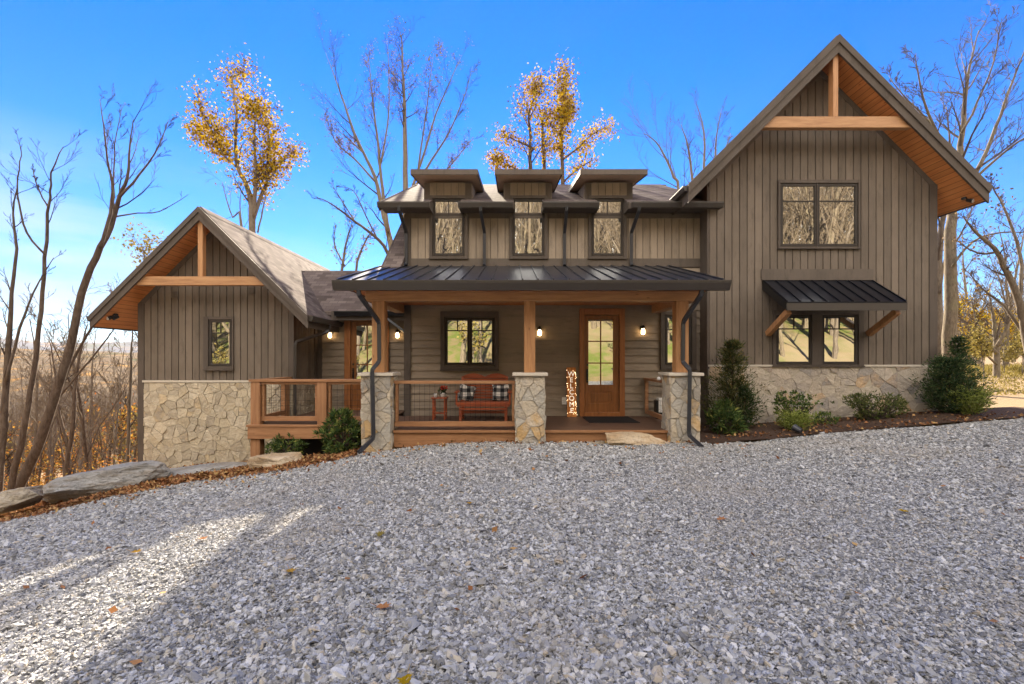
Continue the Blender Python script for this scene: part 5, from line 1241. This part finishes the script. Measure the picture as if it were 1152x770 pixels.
o = mesh_obj('undergrowth', v, f, M['leaf_brush']); o['kind'] = 'stuff'; o['label'] = 'low orange and yellow undergrowth between the left trees'
n = 9000; yy = rs.uniform(14, 34, n); xx = (rs.uniform(1075, 1230, n)-576)*yy/F; k = xx > 11.5; xx, yy = xx[k], yy[k]; n = len(xx); Dd = unit(rs.normal(size=(n, 3))*.5+np.array([0,0,.8])); v, f = quads(np.stack([xx, yy, H(xx, yy)-.02], 1), Dd, rand_side(Dd, rs), .28*rs.uniform(.5, 1.3, n)*(.3+.7*sstep(17, 24, yy)), .04, .3)
o = mesh_obj('verge_grass', v, f, M['leaf_gyellow']); o['kind'] = 'stuff'; o['label'] = 'dry yellow grass on the right verge'
# far wood on the hills
def wood_inst(srcs):
    def f(ng):
        outs = []
        for s in srcs:
            jn = ng.nodes.new('GeometryNodeJoinGeometry')
            for ch in s.children:
                oi = ng.nodes.new('GeometryNodeObjectInfo'); oi.inputs['Object'].default_value = ch; oi.transform_space = 'ORIGINAL'; ng.links.new(oi.outputs['Geometry'], jn.inputs[0])
            outs.append(jn.outputs[0])
        return outs
    return f
def surf_z(ob_name, X_, Y_):
    return None
n = 900; yy = 70+rs.random(n)*120; xx = (rs.uniform(-150, 215, n)-576)*yy/F
zz = H(xx, yy)-.3
P1 = np.stack([xx, yy, zz], 1)
n2 = 420; y2 = 70+rs.random(n2)*60; x2 = (rs.uniform(1040, 1270, n2)-576)*y2/F; P2 = np.stack([x2, y2, H(x2, y2)-.3], 1)
PP = np.concatenate([P1, P2]); n = len(PP); s = rs.uniform(.7, 1.15, n); rot = np.stack([0*s, 0*s, rs.uniform(0, 6.28, n)], 1)
instancer('distant_wood', PP, rot, np.stack([s, s, s], 1), wood_inst([protos[1], protos[3], protos[0], q2]), None, 'far off bare wood on the valley slope')
n = 1600; yy = -(12+73*rs.random(n)**1.25); xx = rs.uniform(-80, 80, n); k = ((yy < -26) | (rs.random(n) < .6)); xx, yy = xx[k], yy[k]; n = len(xx); s = rs.uniform(1.0, 1.9, n)
instancer('woodland', np.stack([xx, yy, H(xx, yy)-.2], 1), np.stack([0*s, 0*s, rs.uniform(0, 6.28, n)], 1), np.stack([s, s, s], 1), wood_inst([p2[0], p2[1], q2, p2[1]]), None, 'bare wood on the bank across the drive, mirrored in the windows')
# single leaves on the gravel
for (px, py, mt, lb) in ((1017, 577, 'leaf_yellow', 'bright yellow leaf lying on the gravel toward the right'), (812, 586, 'leaf_litter', 'small orange brown leaf on the gravel below the front door'), (528, 568, 'leaf_brush', 'tan yellow leaf on the gravel in front of the porch rail'),
                         (428, 603, 'leaf_gyellow', 'olive yellow leaf at the edge of the thin sunlit sliver'), (327, 645, 'leaf_brush', 'pale curled leaf on the boundary of sun and shadow'), (431, 686, 'leaf_litter', 'orange leaf alone on the shaded gravel near the bottom'), (456, 769, 'leaf_yellow', 'yellow leaf cut by the bottom edge of the picture'),
                         (228, 608, 'leaf_litter', 'dark red leaf standing up in the sunlit gravel'), (153, 623, 'leaf_brush', 'orange leaf on the sunlit gravel far left')):
    D = 1.6*F/(py-HZ)
    for _ in range(6):
        z = float(gravZ(X(px, D), D))+.02; D = (EYE-z)*F/(py-HZ)
    x0 = X(px, D); lr = random.Random(px); a = lr.uniform(0, 6.28); mb = MB(); s = .058
    pr = [(-.9,0),(-.55,.5),(-.2,.35),(.0,.85),(.3,.4),(.75,.5),(.55,.12),(1.15,0),(.55,-.12),(.75,-.5),(.3,-.4),(0,-.85),(-.2,-.35),(-.55,-.5)]
    vs = []
    for u, w in pr: vs.append((x0+s*(u*math.cos(a)-w*math.sin(a)), D+s*(u*math.sin(a)+w*math.cos(a)), z+.012+s*.35*abs(w)+s*.25*max(0, u)))
    c0 = (x0, D, z+.01); vs2 = [c0]+vs; k = len(vs); vs3 = [(p[0], p[1], p[2]-.0015) for p in vs2]
    fs = [(0, 1+i, 1+(i+1) % k) for i in range(k)]; mb.add(vs2, fs)
    mb.tube([(x0-s*.8*math.cos(a), D-s*.8*math.sin(a), z+.02), (x0-s*1.6*math.cos(a), D-s*1.6*math.sin(a), z+.035)], .0015, 4)
    tag(mb.build('fallen_leaf', M[mt], None, c0), lb, 'leaf')

# ------------------------------------------------------------------ air
hz = MB(); hz.box(-2250, 2250, -2250, 2250, -45, 76); ho = mesh_obj('haze', hz.v, hz.f, None); ho['kind'] = 'stuff'; ho['label'] = 'thin autumn air that pales the far hills'
hm = bpy.data.materials.new('haze'); hm.use_nodes = True; hn = hm.node_tree; hn.nodes.remove(hn.nodes['Principled BSDF']); pv = hn.nodes.new('ShaderNodeVolumePrincipled')
pv.inputs['Color'].default_value = (.78, .86, .98, 1); pv.inputs['Density'].default_value = HAZE; pv.inputs['Anisotropy'].default_value = .2; hn.links.new(pv.outputs[0], hn.nodes['Material Output'].inputs['Volume'])
ho.data.materials.clear(); ho.data.materials.append(hm)
# ------------------------------------------------------------------ light, sky, camera
SUN_AZ, SUN_EL = -9.0, 26.5      # degrees from +Y toward +X, elevation
sd = Vector((math.sin(R(SUN_AZ))*math.cos(R(SUN_EL)), math.cos(R(SUN_AZ))*math.cos(R(SUN_EL)), math.sin(R(SUN_EL))))
sl = bpy.data.lights.new('sun', 'SUN'); sl.energy = 5.0; sl.angle = R(.5); sl.color = (1.0, .86, .66)
so = bpy.data.objects.new('sun', sl); COL.objects.link(so); so.rotation_euler = sd.to_track_quat('Z', 'Y').to_euler(); so.location = sd*60
w = bpy.data.worlds.new('World'); scene.world = w; w.use_nodes = True; nt = w.node_tree; bg = nt.nodes['Background']
sky = nt.nodes.new('ShaderNodeTexSky'); sky.sky_type = 'NISHITA'; sky.sun_disc = False; sky.sun_elevation = R(SUN_EL); sky.sun_rotation = R(SUN_AZ)
sky.air_density = 1.0; sky.dust_density = 0.0; sky.ozone_density = 3.0; sky.altitude = 900
def wn(t, **p):
    nd = nt.nodes.new(t)
    for k, v in p.items(): setattr(nd, k, v)
    return nd
tc = wn('ShaderNodeTexCoord'); sx = wn('ShaderNodeSeparateXYZ'); nt.links.new(tc.outputs['Generated'], sx.inputs[0])
hs = wn('ShaderNodeHueSaturation'); hs.inputs['Saturation'].default_value = 1.2; nt.links.new(sky.outputs[0], hs.inputs['Color'])
tint = wn('ShaderNodeMix', data_type='RGBA', blend_type='MULTIPLY'); tint.inputs[0].default_value = 1; nt.links.new(hs.outputs[0], tint.inputs[6]); 
tr = wn('ShaderNodeValToRGB'); tr.color_ramp.elements[0].color = (.56, .61, .75, 1); tr.color_ramp.elements[1].color = (.11, .53, 1.0, 1); tr.color_ramp.elements[1].position = .52; nt.links.new(sx.outputs[2], tr.inputs[0]); nt.links.new(tr.outputs[0], tint.inputs[7])
# thin cloud veil low in the west
mp = wn('ShaderNodeMapping'); mp.inputs['Scale'].default_value = (1.2, 1.2, 6); nt.links.new(tc.outputs['Generated'], mp.inputs[0])
nz = wn('ShaderNodeTexNoise'); nz.inputs['Scale'].default_value = 2.2; nz.inputs['Detail'].default_value = 7; nz.inputs['Roughness'].default_value = .55; nt.links.new(mp.outputs[0], nz.inputs['Vector'])
def ramp(fac, stops):
    r = wn('ShaderNodeValToRGB'); e = r.color_ramp.elements
    while len(e) < len(stops): e.new(.5)
    for q_, (p_, c_) in zip(e, stops): q_.position = p_; q_.color = (c_, c_, c_, 1)
    nt.links.new(fac, r.inputs[0]); return r.outputs[0]
def mul(a, b):
    m_ = wn('ShaderNodeMath', operation='MULTIPLY')
    for s_, v_ in ((m_.inputs[0], a), (m_.inputs[1], b)):
        if isinstance(v_, (int, float)): s_.default_value = v_
        else: nt.links.new(v_, s_)
    return m_.outputs[0]
west = ramp(mul(sx.outputs[0], -1.0), [(.25, 0), (.72, 1)])
low = ramp(sx.outputs[2], [(0, 1), (.12, .9), (.36, 0)])
cl = mul(mul(ramp(nz.outputs[0], [(.38, .15), (.62, 1)]), west), low)
mxn = wn('ShaderNodeMix', data_type='RGBA'); nt.links.new(cl, mxn.inputs[0]); nt.links.new(tint.outputs[2], mxn.inputs[6]); mxn.inputs[7].default_value = (2.7, 3.1, 3.55, 1)
# unseen bright broken cloud, added behind the camera as fill light for the facade
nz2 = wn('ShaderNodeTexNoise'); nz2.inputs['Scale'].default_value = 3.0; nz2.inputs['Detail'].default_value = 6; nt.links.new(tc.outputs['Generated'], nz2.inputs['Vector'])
cl_fill = mul(ramp(mul(sx.outputs[1], -1.0), [(.05, 0), (.35, 1)]), ramp(nz2.outputs[0], [(.36, 0), (.52, 1)]))
mx2 = wn('ShaderNodeMix', data_type='RGBA'); nt.links.new(cl_fill, mx2.inputs[0]); nt.links.new(mxn.outputs[2], mx2.inputs[6]); mx2.inputs[7].default_value = (16.5, 15.2, 13.6, 1)
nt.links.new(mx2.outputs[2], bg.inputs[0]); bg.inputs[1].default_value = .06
cam = bpy.data.cameras.new('camera'); co = bpy.data.objects.new('camera', cam); COL.objects.link(co); scene.camera = co
co.location = (0, 0, EYE); co.rotation_euler = (R(90), 0, 0); cam.sensor_width = 36; cam.lens = 36*F/1152; cam.shift_y = (HZ-385)/1152; cam.clip_start = .05; cam.clip_end = 8000
scene.view_settings.view_transform = 'Standard'; scene.view_settings.look = 'None'; scene.view_settings.gamma = 1; scene.view_settings.exposure = 2.4
scene.render.engine = 'CYCLES'; scene.cycles.use_denoising = True; scene.cycles.max_bounces = 8; scene.cycles.transparent_max_bounces = 6
for ob in list(scene.objects):
    if '_o' in ob.keys(): del ob['_o']
